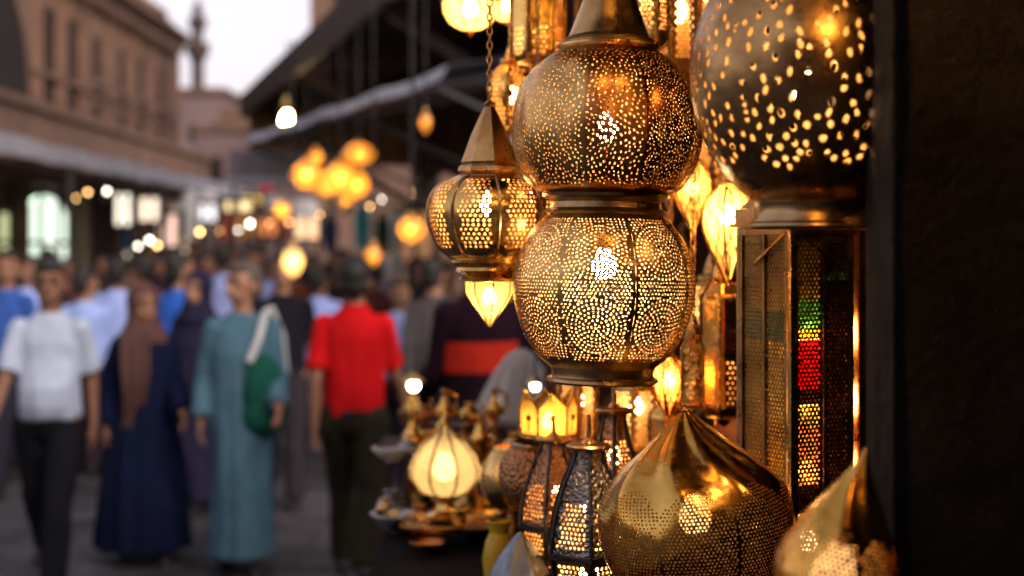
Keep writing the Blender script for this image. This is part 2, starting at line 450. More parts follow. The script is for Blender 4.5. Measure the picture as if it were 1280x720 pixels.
M['canvas']  = rough_mat('grey_awning_canvas', (.10, .09, .095), (.17, .155, .17), 1.5, .8, .4, 8, .03)
M['canvas_l']= rough_mat('pale_awning_canvas', (.26, .26, .30), (.36, .36, .41), 1.5, .7, .4, 8, .03)
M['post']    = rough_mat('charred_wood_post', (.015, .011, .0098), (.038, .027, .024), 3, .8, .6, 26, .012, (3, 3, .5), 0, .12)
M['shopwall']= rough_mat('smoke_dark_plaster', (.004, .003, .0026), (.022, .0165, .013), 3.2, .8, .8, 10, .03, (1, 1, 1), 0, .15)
M['iron']    = rough_mat('dark_iron', (.02, .02, .022), (.04, .04, .042), 6, .5, .2)

def paving():
    m = M['asphalt']; nt = m.node_tree; b = nt.nodes['Principled BSDF']; v = coords(nt)
    br = nt.nodes.new('ShaderNodeTexBrick'); br.inputs['Scale'].default_value = 1.0; br.inputs['Brick Width'].default_value = .62; br.inputs['Row Height'].default_value = .38
    br.inputs['Mortar Size'].default_value = .012; br.inputs['Color1'].default_value = (.75, .75, .75, 1); br.inputs['Color2'].default_value = (1.15, 1.1, 1.1, 1); br.inputs['Mortar'].default_value = (.35, .33, .33, 1)
    nt.links.new(v, br.inputs['Vector']); mx = nt.nodes.new('ShaderNodeMix'); mx.data_type = 'RGBA'; mx.blend_type = 'MULTIPLY'; mx.inputs[0].default_value = 1
    old = b.inputs['Base Color'].links[0].from_socket; nt.links.new(old, mx.inputs[6]); nt.links.new(br.outputs['Color'], mx.inputs[7])
    st = ramp(nt, noise(nt, v, .9, 6, .7, 1.5), [(.42, .55), (.52, 1.0)]); m2 = nt.nodes.new('ShaderNodeMix'); m2.data_type = 'RGBA'; m2.blend_type = 'MULTIPLY'; m2.inputs[0].default_value = 1
    nt.links.new(mx.outputs[2], m2.inputs[6]); nt.links.new(st, m2.inputs[7]); nt.links.new(m2.outputs[2], b.inputs['Base Color'])
paving()
g = MB().add([(-300, -100, 0), (300, -100, 0), (300, 500, 0), (-300, 500, 0)], [(0, 1, 2, 3)]).build('street', M['asphalt'], smooth=False)
tag(g, kind='structure')

def windows_on(parent, wall, x, y0, z0, w, h, depth=.25, nx=1, mat='void'):
    pass
def facade_x(parent, X, y0, y1, z0, z1, wins, mat, thick=.5, name='wall'):
    """wall along the street (normal +X) with real openings: wins = (ya, yb, za, zb)"""
    ys = sorted(set([y0, y1]+[w[0] for w in wins]+[w[1] for w in wins])); zs = sorted(set([z0, z1]+[w[2] for w in wins]+[w[3] for w in wins]))
    m = MB()
    for a, b in zip(ys, ys[1:]):
        run = None
        for c, d in zip(zs, zs[1:]):
            hole = any(w[0] <= a+1e-6 and w[1] >= b-1e-6 and w[2] <= c+1e-6 and w[3] >= d-1e-6 for w in wins)
            if hole: 
                if run: m.box((X-thick/2, (a+b)/2, (run[0]+run[1])/2), (thick, b-a, run[1]-run[0])); run = None
            else: run = (run[0], d) if run else (c, d)
        if run: m.box((X-thick/2, (a+b)/2, (run[0]+run[1])/2), (thick, b-a, run[1]-run[0]))
    return m.build(name, mat, parent, smooth=False)

# --- the long brown stone house on the left
X0 = -12.0
b = thing('stone_building', 'long brown limestone house with pilasters and tall dark windows above the left awning', 'building', (X0, 44, 0))
wins = []
for yc, hw in ((36.9, .55), (38.9, .5)): wins += [(yc-hw-44, yc+hw-44, 5.3, 8.1)]
for yc, hw in ((41.2, .45), (43.8, .42), (46.0, .42), (48.6, .4), (50.2, .25)):
    wins += [(yc-hw-44, yc+hw-44, 4.7, 6.0), (yc-hw-44, yc+hw-44, 6.7, 8.0)]
ROOF = 9.55
w0 = facade_x(b, 0, -20, 7.4, 0, ROOF, wins+[(-14.5, -8.3, 0, 8.6)], M['stone'])
# pointed arch head filling the top of the big doorway
ar = MB(); n = 12; ya, yb = -14.5, -8.3; yc = (ya+yb)/2; hw = (yb-ya)/2; zt = 8.6
pl = []
for k in range(n+1):
    t = k/n; yy = ya+hw*t; zz = 5.2+3.3*(1-(1-t)**2)**.5; pl.append((yy, zz))
pr = [(2*yc-y, z) for y, z in reversed(pl)]
poly = pl+pr[1:]
vs = []; fs = []
for xx in (-.02, -.09):
    for y, z in poly: vs.append((xx, y, z))
    for y, z in poly: vs.append((xx, y, zt))
m_ = len(poly)
for k in range(m_-1):
    fs.append((k, k+1, m_+k+1, m_+k)); o2 = 2*m_; fs.append((o2+k, o2+m_+k, o2+m_+k+1, o2+k+1)); fs.append((k, o2+k, o2+k+1, k+1))
ar.add(vs, fs).build('arch', M['stone_d'], b, smooth=False)
tr = MB().box((-.15, -11.4, 4.3), (.1, 6.4, 8.6)); tr.build('gate_recess', M['void'], b, smooth=False)
pi_ = MB()
for yy in (-8.0, -6.1, -4.05, -1.5, 1.1, 3.3, 5.6): pi_.box((.02, yy, 6.3), (.10, .42, 4.7)).box((.05, yy, 8.75), (.16, .6, .26))
pi_.build('pilaster', M['stone'], b, smooth=False)
co = MB()
for k, (dz, dx, hh) in enumerate(((0, .28, .22), (.225, .42, .16), (.39, .58, .12))): co.box((dx/2-.01, -6.6, ROOF-.55+dz), (dx, 27.0, hh))
for k in range(53): co.box((.22, -19.8+k*.5, ROOF-.69), (.20, .2, .16))
co.build('cornice', M['stone_d'], b, smooth=False)
pa = MB().box((-.2, -6.6, ROOF+.18), (.35, 26.8, .36))
for k in range(26): pa.box((-.2, -19.5+k, ROOF+.5), (.3, .5, .3))
pa.build('parapet', M['stone'], b, smooth=False)
bd = MB().box((.08, -6.6, 4.15), (.2, 26.7, .3)).box((.05, -.9, 6.35), (.12, 15.3, .12)); bd.build('string_course', M['stone_d'], b, smooth=False)
for (a_, c_, d_, e_) in wins:
    f = MB().box((-.07, (a_+c_)/2, (d_+e_)/2), (.04, c_-a_, e_-d_)); win = f.build('window', M['void'], b, smooth=False)
    s_ = MB().box((.08, (a_+c_)/2, d_-.06), (.2, c_-a_+.3, .1)); s_.build('sill', M['stone_p'], win, smooth=False)
    s_ = MB()
    for q in range(3): s_.box((-.05, a_+(c_-a_)*(q+.5)/3, (d_+e_)/2), (.04, .05, e_-d_-.01))
    s_.box((-.046, (a_+c_)/2, (d_+e_)/2), (.03, c_-a_-.01, .06)); s_.build('window_frame', M['wood_d'], win, smooth=False)
MB().box((-4.8, -6.7, ROOF/2-.2), (8.0, 26.6, ROOF-.6)).build('house_body', M['stone_d'], b, smooth=False)

# --- house corner behind, with minaret
b = thing('corner_house', 'pinkish house with pale window bands standing behind the long stone house', 'building', P(252, 314, 60))
b.location.z = 0
m = MB().box((0, 3, 3.3), (1.62, 6, 6.6)).box((.0, 3, 7.1), (1.4, 5, 1.0))
m = MB(); wz = [(2.4, 3.6), (4.4, 5.5), (6.4, 7.2)]
m.box((-.1, 3.4, 4.25), (1.9, 6, 8.5)); m.build('wall', M['stone_p'], b, smooth=False)
MB().box((0, 3.4, 8.62), (1.95, 6.3, .24)).build('cornice', M['stone_d'], b, smooth=False)
for zc in (3.0, 4.9, 6.7):
    for xc in (-.42, .42):
        w_ = MB().box((xc, .38, zc), (.42, .06, .95)).build('window', M['void'], b, smooth=False)
        MB().box((xc, .33, zc-.55), (.55, .12, .1)).build('sill', M['canvas_l'], w_, smooth=False)
bc = MB().box((0, .0, 5.75), (1.6, .7, .1))
for k in range(9): bc.box((-.76+k*.19, -.32, 6.05), (.04, .04, .5))
bc.box((0, -.32, 6.32), (1.6, .06, .05)); bc.build('balcony', M['canvas_l'], b, smooth=False)

M['minaret'] = rough_mat('dusk_dark_stone', (.05, .035, .033), (.09, .06, .055), .6, .9, .4, 5, .04)
b = thing('minaret', 'slender dark stone minaret with two ringed balconies rising against the pale sky', 'tower', (P(247, 314, 95).x, 95, 0))
def ringr(a, z): return 1+.015*cos(8*a)
MB().lathe([(.62, 0), (.62, 9.5), (.46, 9.8), (.44, 14.6)], 16).build('shaft', M['minaret'], b, angle=30)
MB().lathe([(.445, 14.4), (.62, 14.85), (.80, 15.0), (.80, 15.7), (.74, 15.7), (.74, 15.1), (.4, 15.1)], 16).build('balcony', M['minaret'], b, angle=30)
MB().lathe([(.42, 15.0), (.36, 15.2), (.36, 16.4), (.44, 16.6), (.60, 16.8), (.62, 16.9), (.62, 17.35), (.56, 17.35), (.56, 17.0), (.3, 17.0)], 16).build('upper_gallery', M['minaret'], b, angle=30)
MB().lathe([(.30, 16.95), (.28, 17.5), (.40, 17.6), (.40, 17.7), (.24, 17.74), (.32, 17.95), (.32, 18.1), (.24, 18.3), (.10, 18.45), (.09, 18.55), (.04, 18.65), (.02, 18.9)], 16).build('finial', M['minaret'], b, angle=30)


b = thing('low_house', 'small hazy brown house closing the far end of the street', 'building', (P(330, 314, 55).x, 55, 0))
MB().box((0, 3, 3.2), (5.4, 6, 6.4)).build('wall', M['stone_p'], b, smooth=False)
MB().box((0, 3, 6.5), (5.6, 6.2, .2)).box((-1.5, 2, 7.0), (1.0, 1.2, .9)).build('roof', M['stone_d'], b, smooth=False)
for xc in (-1.9, -.7, .7, 1.9): MB().box((xc, -.02, 4.9), (.55, .05, 1.1)).build('window', M['void'], b, smooth=False)

b = thing('brown_house', 'tall brown house with a ragged roofline behind the wooden canopy', 'building', (P(490, 314, 40).x, 40, 0))
MB().box((0, 3, 5.4), (4.6, 6, 10.8)).build('wall', M['stone_d'], b, smooth=False)
MB().box((-.9, 3, 11.2), (2.2, 5, .9)).box((-1.7, 3, 11.8), (.5, 3, .6)).build('roof', M['stone_d'], b, smooth=False)
for zc in (6.0, 8.8):
    for xc in (-1.3, 0, 1.3): MB().box((xc, -.02, zc), (.6, .05, 1.3)).build('window', M['void'], b, smooth=False)

# --- left awning and shop row
XA = -6.0; XS = -8.5
a1 = P(0, 165, 16.7); a2 = P(320, 243, 33.5)
aw = thing('long_awning', 'long grey canvas awning with a pale front edge along the left shops', 'awning', (XA, 24, 0))
vs = []; fs = []; n = 60
for k in range(n+1):
    y = -14+28*k/n; sag = .05*sin(k*1.3)+.03*sin(k*.5)
    for (x, z) in ((0, 3.13+sag*.6), (-.5, 3.2+sag), (-2.4, 3.45), (-2.4, 3.42), (-.5, 3.16+sag), (.0, 3.09+sag*.6)): vs.append((x, y, z+.05))
for k in range(n):
    for q in range(6): fs.append((k*6+q, k*6+(q+1) % 6, (k+1)*6+(q+1) % 6, (k+1)*6+q))
MB().add(vs, fs).build('canopy', M['canvas'], aw, angle=60)
vs = []; fs = []
for k in range(n*2+1):
    y = -14+14*k/n; d = .006*sin(k*1.7); zz = .0+.012*sin(k*.65)
    vs += [(.02+d, y, 3.19+zz), (.03+d*2, y, 2.94+zz+.02*abs(sin(k*.8)))]
for k in range(n*2): fs.append((2*k, 2*k+1, 2*k+3, 2*k+2))
MB().add(vs, fs).build('valance', M['canvas_l'], aw, angle=60)
for y in (-13.5, -9, -4.5, 0, 4.5, 9, 13.5): MB().tube([(-.06, y, 0), (-.06, y, 3.12)], .045, 8).bar((-.06, y, 3.08), (-2.38, y, 3.36), .05).build('post', M['iron'], aw)
MB().bar((-.05, -13.9, 3.1), (-.05, 13.9, 3.1), .05).build('rail', M['iron'], aw)

sr = thing('shop_row', 'row of small open shops under the long grey awning', 'shops', (XS, 26, 0))
bays = [(-15.5, -12.9), (-12.3, -9.7), (-9.1, -6.5), (-5.9, -3.8), (-3.3, -1.3), (-.9, 2.4), (2.8, 4.8), (5.2, 6.9), (7.3, 9.5), (9.9, 12.2)]
facade_x(sr, 0, -16.5, 14, 0, 4.3, [(a, c, .0, 3.0) for a, c in bays], M['stone_d'], .3)
MB().box((-1.6, -1.25, 4.4), (3.4, 30.4, .15)).build('roof', M['stone_d'], sr, smooth=False)
MB().box((-3.1, -1.25, 2.1), (.1, 30.4, 4.3)).build('rear_wall', M['void'], sr, smooth=False)
wc = [(.92, .95, .80), (.80, .92, .78), (.95, .90, .62), (.98, .93, .80), (.80, .85, .45), (.78, .92, .76), (.03, .02, .02), (1, .88, .66), (1, .78, .55), (1, .72, .45), (1, .80, .52), (.96, .90, .86), (1.0, .72, .38), (1, .62, .28), (.98, .86, .6)]
for k, (a, c) in enumerate(bays):
    col = wc[k]; st = [.5, .5, .5, .5, .45, .9, .05, 1.0, .8, .7][k]
    mt = emit('lit_window_%d' % k, col, st)
    h = 1.25
    if k in (1, 5):   # arched pale shop window
        v_ = [(-.25, a+.15, .9), (-.25, c-.15, .9)]+[(-.25, (a+c)/2+(c-a-.3)/2*cos(t), 2.0+.85*sin(t)) for t in [pi*q/14 for q in range(15)]]
        m = MB().add(v_+[(v[0]-.05, v[1], v[2]) for v in v_], [tuple(range(len(v_)))]+[tuple(len(v_)+q for q in reversed(range(len(v_))))])
    else:
        m = MB()
        for q in range(3): m.box((-.25-.06*(q % 2), a+(c-a)*(q+.5)/3, 1.9+.1*((q*7+k) % 3)), (.05, (c-a)*.27, 1.1+.25*((q+k) % 3)))
    win = m.build('lit_window', mt, sr, smooth=False)
    fr = MB()
    for q in range(4): fr.box((-.19, a+.02+(c-a-.04)*q/3, 1.6), (.06, .08, 2.8))
    fr.box((-.185, (a+c)/2, 1.95), (.05, c-a-.06, .07)); fr.build('window_frame', M['wood_d'], win, smooth=False)

# hanging garments and goods under the awning
def garment(px, py, w, h, Y, col, label, rz=0, name='hanging_garment', cat='garment', group=None, lean=0):
    c = P(px, py, Y); W_, H_ = S(w, Y), S(h, Y)
    t = thing(name, label, cat, (c.x, c.y, c.z+H_/2), rz, group)
    vs = []; fs = []; nx, nz = 14, 10
    for side in (-1, 1):
        for j in range(nz+1):
            for i in range(nx+1):
                u = i/nx-.5; v = j/nz
                wd = W_*(.55+.45*min(1, v*4)) if v < .25 else W_*(1+.12*sin(v*5))
                x = u*wd+lean*H_*v; d = .03+.03*sin(i*1.9+v*2)+.02*cos(u*pi)
                vs.append((x, side*d*(1 if side > 0 else 1.2)*max(.2, cos(u*pi)), -H_*v))
    st = (nx+1)*(nz+1)
    for sd_ in range(2):
        for j in range(nz):
            for i in range(nx):
                a = sd_*st+j*(nx+1)+i; q = (a, a+1, a+nx+2, a+nx+1); fs.append(q if sd_ else q[::-1])
    for j in range(nz):
        for i in (0, nx): a = j*(nx+1)+i; fs.append((a, a+nx+1, a+nx+1+st, a+st))
    for i in range(nx):
        for j in (0, nz): a = j*(nx+1)+i; fs.append((a, a+1, a+1+st, a+st))
    mt = cloth('cloth_%d' % len(bpy.data.materials), col)
    MB().add(vs, fs).build('fabric', mt, t, angle=70)
    MB().tube([(-W_*.3, 0, -.01), (0, 0, .05), (W_*.3, 0, -.01)], .012, 6).tube([(0, 0, .05), (0, 0, .16)], .008, 6).build('hanger', M['iron'], t)
    return t
gs = [
 (167, 262, 22, 34, 25, (.8, .78, .70), 'cream white cloth hanging highest under the awning beside the black doorway'),
 (190, 262, 20, 30, 25.5, (.75, .62, .45), 'tan cloth hanging just right of the cream white one under the awning'),
 (213, 275, 22, 46, 26, (.75, .60, .50), 'pale pink robe hanging in the middle of the garments under the awning'),
 (236, 268, 24, 62, 26.5, (.80, .78, .76), 'long white robe hanging under the awning'),
 (262, 262, 26, 50, 27, (.78, .76, .76), 'white shawl hanging slanted at the end of the garments under the awning'),
 (284, 284, 26, 40, 27.5, (.80, .22, .10), 'orange red cloth hanging beside the white shawl'),
 (310, 276, 24, 44, 28, (.80, .42, .10), 'amber cloth hanging right of the orange red one'),
 (158, 300, 14, 30, 24, (.12, .2, .38), 'small blue cloth hanging below the cream white one'),
 (352, 286, 22, 30, 24, (.70, .22, .16), 'salmon red cloth hanging in the street middle left of the blue one'),
 (413, 292, 18, 46, 22, (.05, .10, .33), 'deep blue cloth hanging beneath the yellow lanterns'),
 (453, 284, 20, 56, 19, (.10, .45, .55), 'turquoise cloth hanging right of the deep blue one'),
 (478, 292, 16, 50, 19.5, (.04, .12, .07), 'dark green cloth hanging right of the turquoise one'),
 (496, 286, 22, 46, 20, (.70, .74, .72), 'whitish cloth hanging by the single squat yellow lamp'),
 (332, 232, 14, 12, 30, (.65, .02, .06), 'small crimson cloth hanging just under the far grey roof'),
 (380, 260, 34, 22, 26, (.80, .78, .74), 'broad white cloth hanging behind the yellow lantern cluster'),
 (345, 262, 20, 20, 27, (.78, .70, .58), 'cream square cloth hanging left of the broad white one'),
 (492, 330, 26, 30, 18, (.70, .70, .72), 'short pale cloth low behind the squat yellow lamp'),
 (432, 258, 18, 22, 21, (.72, .74, .78), 'little pale grey cloth under the yellow lantern cluster'),
]
for q in gs: garment(q[0], q[1], q[2], q[3], q[4], q[5], q[6], rz=rnd.uniform(-.3, .3), group='garments hung along the street', lean=-.35 if 'slanted' in q[6] else 0)

# --- right row: wooden canopy, dark shop front, striped light awning
p1 = P(305, 130, 22); p2 = P(450, -4, 13)
can = thing('wooden_canopy', 'dark wooden canopy with a warm lit underside jutting over the street', 'canopy', (p1.x, p1.y, 0))
d = (p2-p1); d.z = 0; dn = d.normalized(); side = Vector((-dn.y, dn.x, 0)); side = side if side.x > 0 else -side
z = 4.05
def Q(a, s_, zz): v = dn*a+side*s_; return (v.x, v.y, zz)
Lc = d.length+1.5
MB().add([Q(0, 0, z), Q(Lc, 0, z), Q(Lc, 3.4, z+.5), Q(0, 3.4, z+.5), Q(0, 0, z+.16), Q(Lc, 0, z+.16), Q(Lc, 3.4, z+.66), Q(0, 3.4, z+.66)],
  [(0, 3, 2, 1), (4, 5, 6, 7), (0, 1, 5, 4), (1, 2, 6, 5), (2, 3, 7, 6), (3, 0, 4, 7)]).build('roof', M['wood_m'], can, smooth=False)
ms = MB()
for k in range(12): ms.bar(Q(Lc*(k+.5)/12, .05, z-.06), Q(Lc*(k+.5)/12, 3.3, z+.40), .1, .1)
ms.build('rafters', M['wood_d'], can, smooth=False)
MB().bar(Q(0, -.03, z-.02), Q(Lc, -.03, z-.02), .07, .34, up=(0, 0, 1)).bar(Q(-.03, 0, z-.02), Q(-.03, 3.4, z+.45), .07, .34).build('fascia', M['wood_d'], can, smooth=False)
for (aa, ss) in ((0.1, .1), (4.5, .1), (9.4, .1)): MB().bar(Q(aa, 3.0, 2.3), Q(aa, .3, z-.05), .1).build('brace', M['wood_d'], can, smooth=False)
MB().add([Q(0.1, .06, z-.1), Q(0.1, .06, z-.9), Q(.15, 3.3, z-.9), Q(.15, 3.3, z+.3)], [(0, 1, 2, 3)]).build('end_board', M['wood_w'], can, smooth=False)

fr = thing('dark_shop_house', 'tall dark timber shop house on the right side of the street', 'building', (p1.x, p1.y, 0))
mm = MB(); Ls = 19
def wallbox(a0, a1, s0, z0, z1, t=.3):
    v = [Q(a0, s0, z0), Q(a1, s0, z0), Q(a1, s0+t, z0), Q(a0, s0+t, z0), Q(a0, s0, z1), Q(a1, s0, z1), Q(a1, s0+t, z1), Q(a0, s0+t, z1)]
    return v, [(0, 3, 2, 1), (4, 5, 6, 7), (0, 1, 5, 4), (1, 2, 6, 5), (2, 3, 7, 6), (3, 0, 4, 7)]
mm.add(*wallbox(0, 13.0, 2.7, 3.0, 10)); mm.add(*wallbox(0, 13.0, 3.6, 0, 3.0))
for aa in (0, 3, 6, 9, 12.4): mm.add(*wallbox(aa, aa+.5, 2.7, 0, 3.0))
mm.build('wall', M['wood_d'], fr, smooth=False)
mm = MB()
for k in range(26): mm.add(*wallbox(k*.5, k*.5+.06, 2.64, 3.0, 9.9, .06))
mm.build('battens', M['wood_r'], fr, smooth=False)
w_ = MB().add(*wallbox(8.6, 9.5, 2.55, 4.2, 5.5, .1)).build('shutter', M['canvas_l'], fr, smooth=False)
MB().add(*wallbox(8.5, 9.6, 2.57, 4.1, 4.18, .1)).build('sill', M['wood_d'], w_, smooth=False)
for k, aa in enumerate((1.2, 4.2, 7.2, 10.0)):
    MB().add(*wallbox(aa, aa+1.4, 3.5, 1.0, 2.2, .08)).build('lit_shelf', emit('lit_shelf_%d' % k, (1, .55, .22), .25), fr, smooth=False)
MB().add(*wallbox(13.0, 13.3, 2.7, 0, 10, 4)).build('side_wall', M['wood_r'], fr, smooth=False)

# lower grey awning in front of that house
q1 = P(308, 178, 16.5); q2 = P(552, 98, 9.8)
la = thing('sloping_awning', 'sloping pale grey awning below the dark wooden canopy', 'awning', ((q1.x+q2.x)/2, (q1.y+q2.y)/2, 0))
mid = Vector((la.location.x, la.location.y, 0)); vs = []; fs = []; n = 30
dd = (q2-q1); dh = Vector((dd.x, dd.y, 0)).normalized(); sd2 = Vector((-dh.y, dh.x, 0)); sd2 = sd2 if sd2.x > 0 else -sd2
for k in range(n+1):
    t = k/n; base = q1.lerp(q2, t)-mid; sg = -.03*sin(pi*((t*4) % 1))
    for (s_, zz) in ((0, 0), (.05, .10), (1.9, .42), (1.9, .38), (.08, .02)):
        v = base+sd2*s_; vs.append((v.x, v.y, v.z+zz+sg*(1-s_/2)))
for k in range(n):
    for q in range(5): fs.append((k*5+q, k*5+(q+1) % 5, (k+1)*5+(q+1) % 5, (k+1)*5+q))
MB().add(vs, fs).build('canopy', M['canvas_l'], la, angle=60)
for t in (.02, .33, .66, .98):
    mm = MB(); v = q1.lerp(q2, t)-mid; e_ = v+sd2*1.9; mm.bar((v.x, v.y, v.z-.03), (e_.x, e_.y, e_.z+.33), .04); mm.bar((e_.x, e_.y, e_.z-.8), (v.x, v.y, v.z-.04), .03)
    mm.build('strut', M['iron'], la, smooth=False)
# second, lower grey canopy at far end
la = thing('far_canopy', 'flat grey canopy at the far end under the wooden one', 'canopy', P(352, 205, 20))
MB().box((0, 1.2, 0), (1.5, 2.4, .38)).build('roof', M['canvas'], la, smooth=False)
MB().box((0, -.02, -.24), (1.55, .05, .1)).build('valance', M['canvas_l'], la, smooth=False)
mm = MB()
for xx in (-.7, .7): mm.box((xx, .1, -1.6), (.06, .06, 2.9))
mm.build('post', M['iron'], la, smooth=False)

# street beyond, so that the far end closes; and the houses behind the camera
b = thing('rear_house', 'plain brown house standing across the street behind the viewer', 'building', (-4, -14, 0))
facade_x(b, 0, -1, 1, 0, 1, [], M['stone_d'], .3)
b_ = MB().box((0, -3, 4.5), (26, 5, 9)).build('house_body', M['stone_d'], b, smooth=False)

# ================================================================== the lantern shop (near)
sh = thing('lantern_shop', 'dark timber lantern shop behind the hanging brass lanterns', 'shop', (1.2, 2.5, 0))
def B(m, x0, x1, y0, y1, z0, z1): return m.box(((x0+x1)/2-1.2, (y0+y1)/2-2.5, (z0+z1)/2), (x1-x0, y1-y0, z1-z0))
B(MB(), .10, 3.0, 4.3, 4.42, 0, 3.4).build('rear_wall', M['wood_r'], sh, smooth=False)
B(MB(), -.35, 3.0, -4.0, 4.28, 3.0, 3.12).build('ceiling', M['wood_d'], sh, smooth=False)
m = MB()
for y in (.6, 1.25, 1.75, 2.05, 2.35, 2.6, 2.95, 3.3): B(m, -.34, 2.9, y-.03, y+.03, 2.9, 2.997)
m.build('beam', M['wood_d'], sh, smooth=False)
B(MB(), 2.9, 3.0, -4.0, 4.28, 0, 2.997).build('side_wall', M['shopwall'], sh, smooth=False)
# carved panels of the rear wall
m = MB()
for i in range(5):
    xc = .42+i*.52
    B(m, xc-.23, xc-.20, 4.25, 4.30, 1.0, 2.9); B(m, xc+.20, xc+.23, 4.25, 4.30, 1.0, 2.9)
    for z_ in (1.0, 1.6, 2.2, 2.86): B(m, xc-.2, xc+.2, 4.255, 4.30, z_, z_+.03)
    for z_ in (1.32, 1.92, 2.52):
        m.tube([(xc-1.2+.12*(1+.2*cos(8*t))*cos(t), 1.78, z_+.17*(1+.2*cos(8*t))*sin(t)) for t in [2*pi*k/48 for k in range(48)]], .012, 6, closed=True)
        m.tube([(xc-1.2+.06*cos(t), 1.78, z_+.08*sin(t)) for t in [2*pi*k/24 for k in range(24)]], .010, 6, closed=True)
m.build('carving', M['hamcop'], sh)

po = P(1111, 300, 1.55); pe = P(1142, 300, 1.55)
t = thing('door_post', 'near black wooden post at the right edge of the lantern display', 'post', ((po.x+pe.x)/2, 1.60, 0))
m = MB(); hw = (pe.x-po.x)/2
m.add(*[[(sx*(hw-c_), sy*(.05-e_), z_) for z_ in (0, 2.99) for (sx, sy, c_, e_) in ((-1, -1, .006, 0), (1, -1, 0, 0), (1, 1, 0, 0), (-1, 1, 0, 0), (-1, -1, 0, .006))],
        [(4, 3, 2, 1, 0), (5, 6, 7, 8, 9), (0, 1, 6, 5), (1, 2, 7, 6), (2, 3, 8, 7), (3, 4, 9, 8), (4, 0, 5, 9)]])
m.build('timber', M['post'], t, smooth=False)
w1 = P(1137, 300, 1.42)
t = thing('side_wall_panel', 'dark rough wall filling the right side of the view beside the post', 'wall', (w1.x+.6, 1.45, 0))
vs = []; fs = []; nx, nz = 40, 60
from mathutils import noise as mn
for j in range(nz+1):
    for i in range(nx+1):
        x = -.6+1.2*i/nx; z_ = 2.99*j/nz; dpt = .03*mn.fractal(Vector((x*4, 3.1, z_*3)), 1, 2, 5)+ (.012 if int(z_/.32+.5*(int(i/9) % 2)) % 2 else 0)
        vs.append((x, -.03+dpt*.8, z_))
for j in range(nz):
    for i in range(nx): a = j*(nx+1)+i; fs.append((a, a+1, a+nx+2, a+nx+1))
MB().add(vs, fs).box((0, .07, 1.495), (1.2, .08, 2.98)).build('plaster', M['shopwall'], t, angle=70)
# ================================================================== PEOPLE
DG = None
def remesh(mb, name, vox, smooth_it=4, twist=None):
    me = bpy.data.meshes.new('tmp'); me.from_pydata([tuple(v) for v in mb.v], [], mb.f); me.update()
    bm_ = bmesh.new(); bm_.from_mesh(me); bmesh.ops.recalc_face_normals(bm_, faces=bm_.faces); bm_.to_mesh(me); bm_.free()
    o = bpy.data.objects.new('tmp', me); COL.objects.link(o)
    r = o.modifiers.new('r', 'REMESH'); r.mode = 'VOXEL'; r.voxel_size = vox
    if smooth_it:
        s_ = o.modifiers.new('s', 'SMOOTH'); s_.iterations = smooth_it; s_.factor = .5
    dg = C.evaluated_depsgraph_get(); out = bpy.data.meshes.new_from_object(o.evaluated_get(dg))
    out.name = name; out.polygons.foreach_set('use_smooth', [True]*len(out.polygons))
    if twist:          # cloth folds: mostly lengthwise creases
        from mathutils import noise as mn_
        nr = [v.normal.copy() for v in out.vertices]
        for v, q in zip(out.vertices, nr):
            f = mn_.noise(Vector((v.co.x*9+5, v.co.y*9, v.co.z*3.0+twist)))+.5*mn_.noise(Vector((v.co.x*20, v.co.y*20+3, v.co.z*9)))
            v.co += q*(.012*f*(.35 if v.co.z > 1.28 else 1))
    bpy.data.objects.remove(o); return out

def skel(H, stride, arms, lean=0, female=False):
    """arms: for each side (upper swing fwd, elbow bend, outward). Facing -Y. side -1 is the person's right (-X)"""
    k = H/1.72; J = {}
    sw = .160 if not female else .145
    for s in (-1, 1):
        st = stride*(-1 if s < 0 else 1)
        hip = Vector((s*.09, 0, .92)); J['hip', s] = hip
        J['knee', s] = Vector((s*.095, -st*.5-.03-max(0, -st)*.1, .50)); J['ankle', s] = Vector((s*.10, -st+(.0), .09+max(0, -st)*.25))
        J['sh', s] = Vector((s*sw, lean*.4, 1.385))
        up, el, out = arms[0 if s < 0 else 1]
        d = Vector((s*sin(out), -sin(up)*cos(out), -cos(up)*cos(out))); J['elb', s] = J['sh', s]+d*.29
        d2 = Vector((s*sin(out*.3), -sin(up+el), -cos(up+el))).normalized(); J['wr', s] = J['elb', s]+d2*.25; J['hd', s] = d2
    J['k'] = k; return J

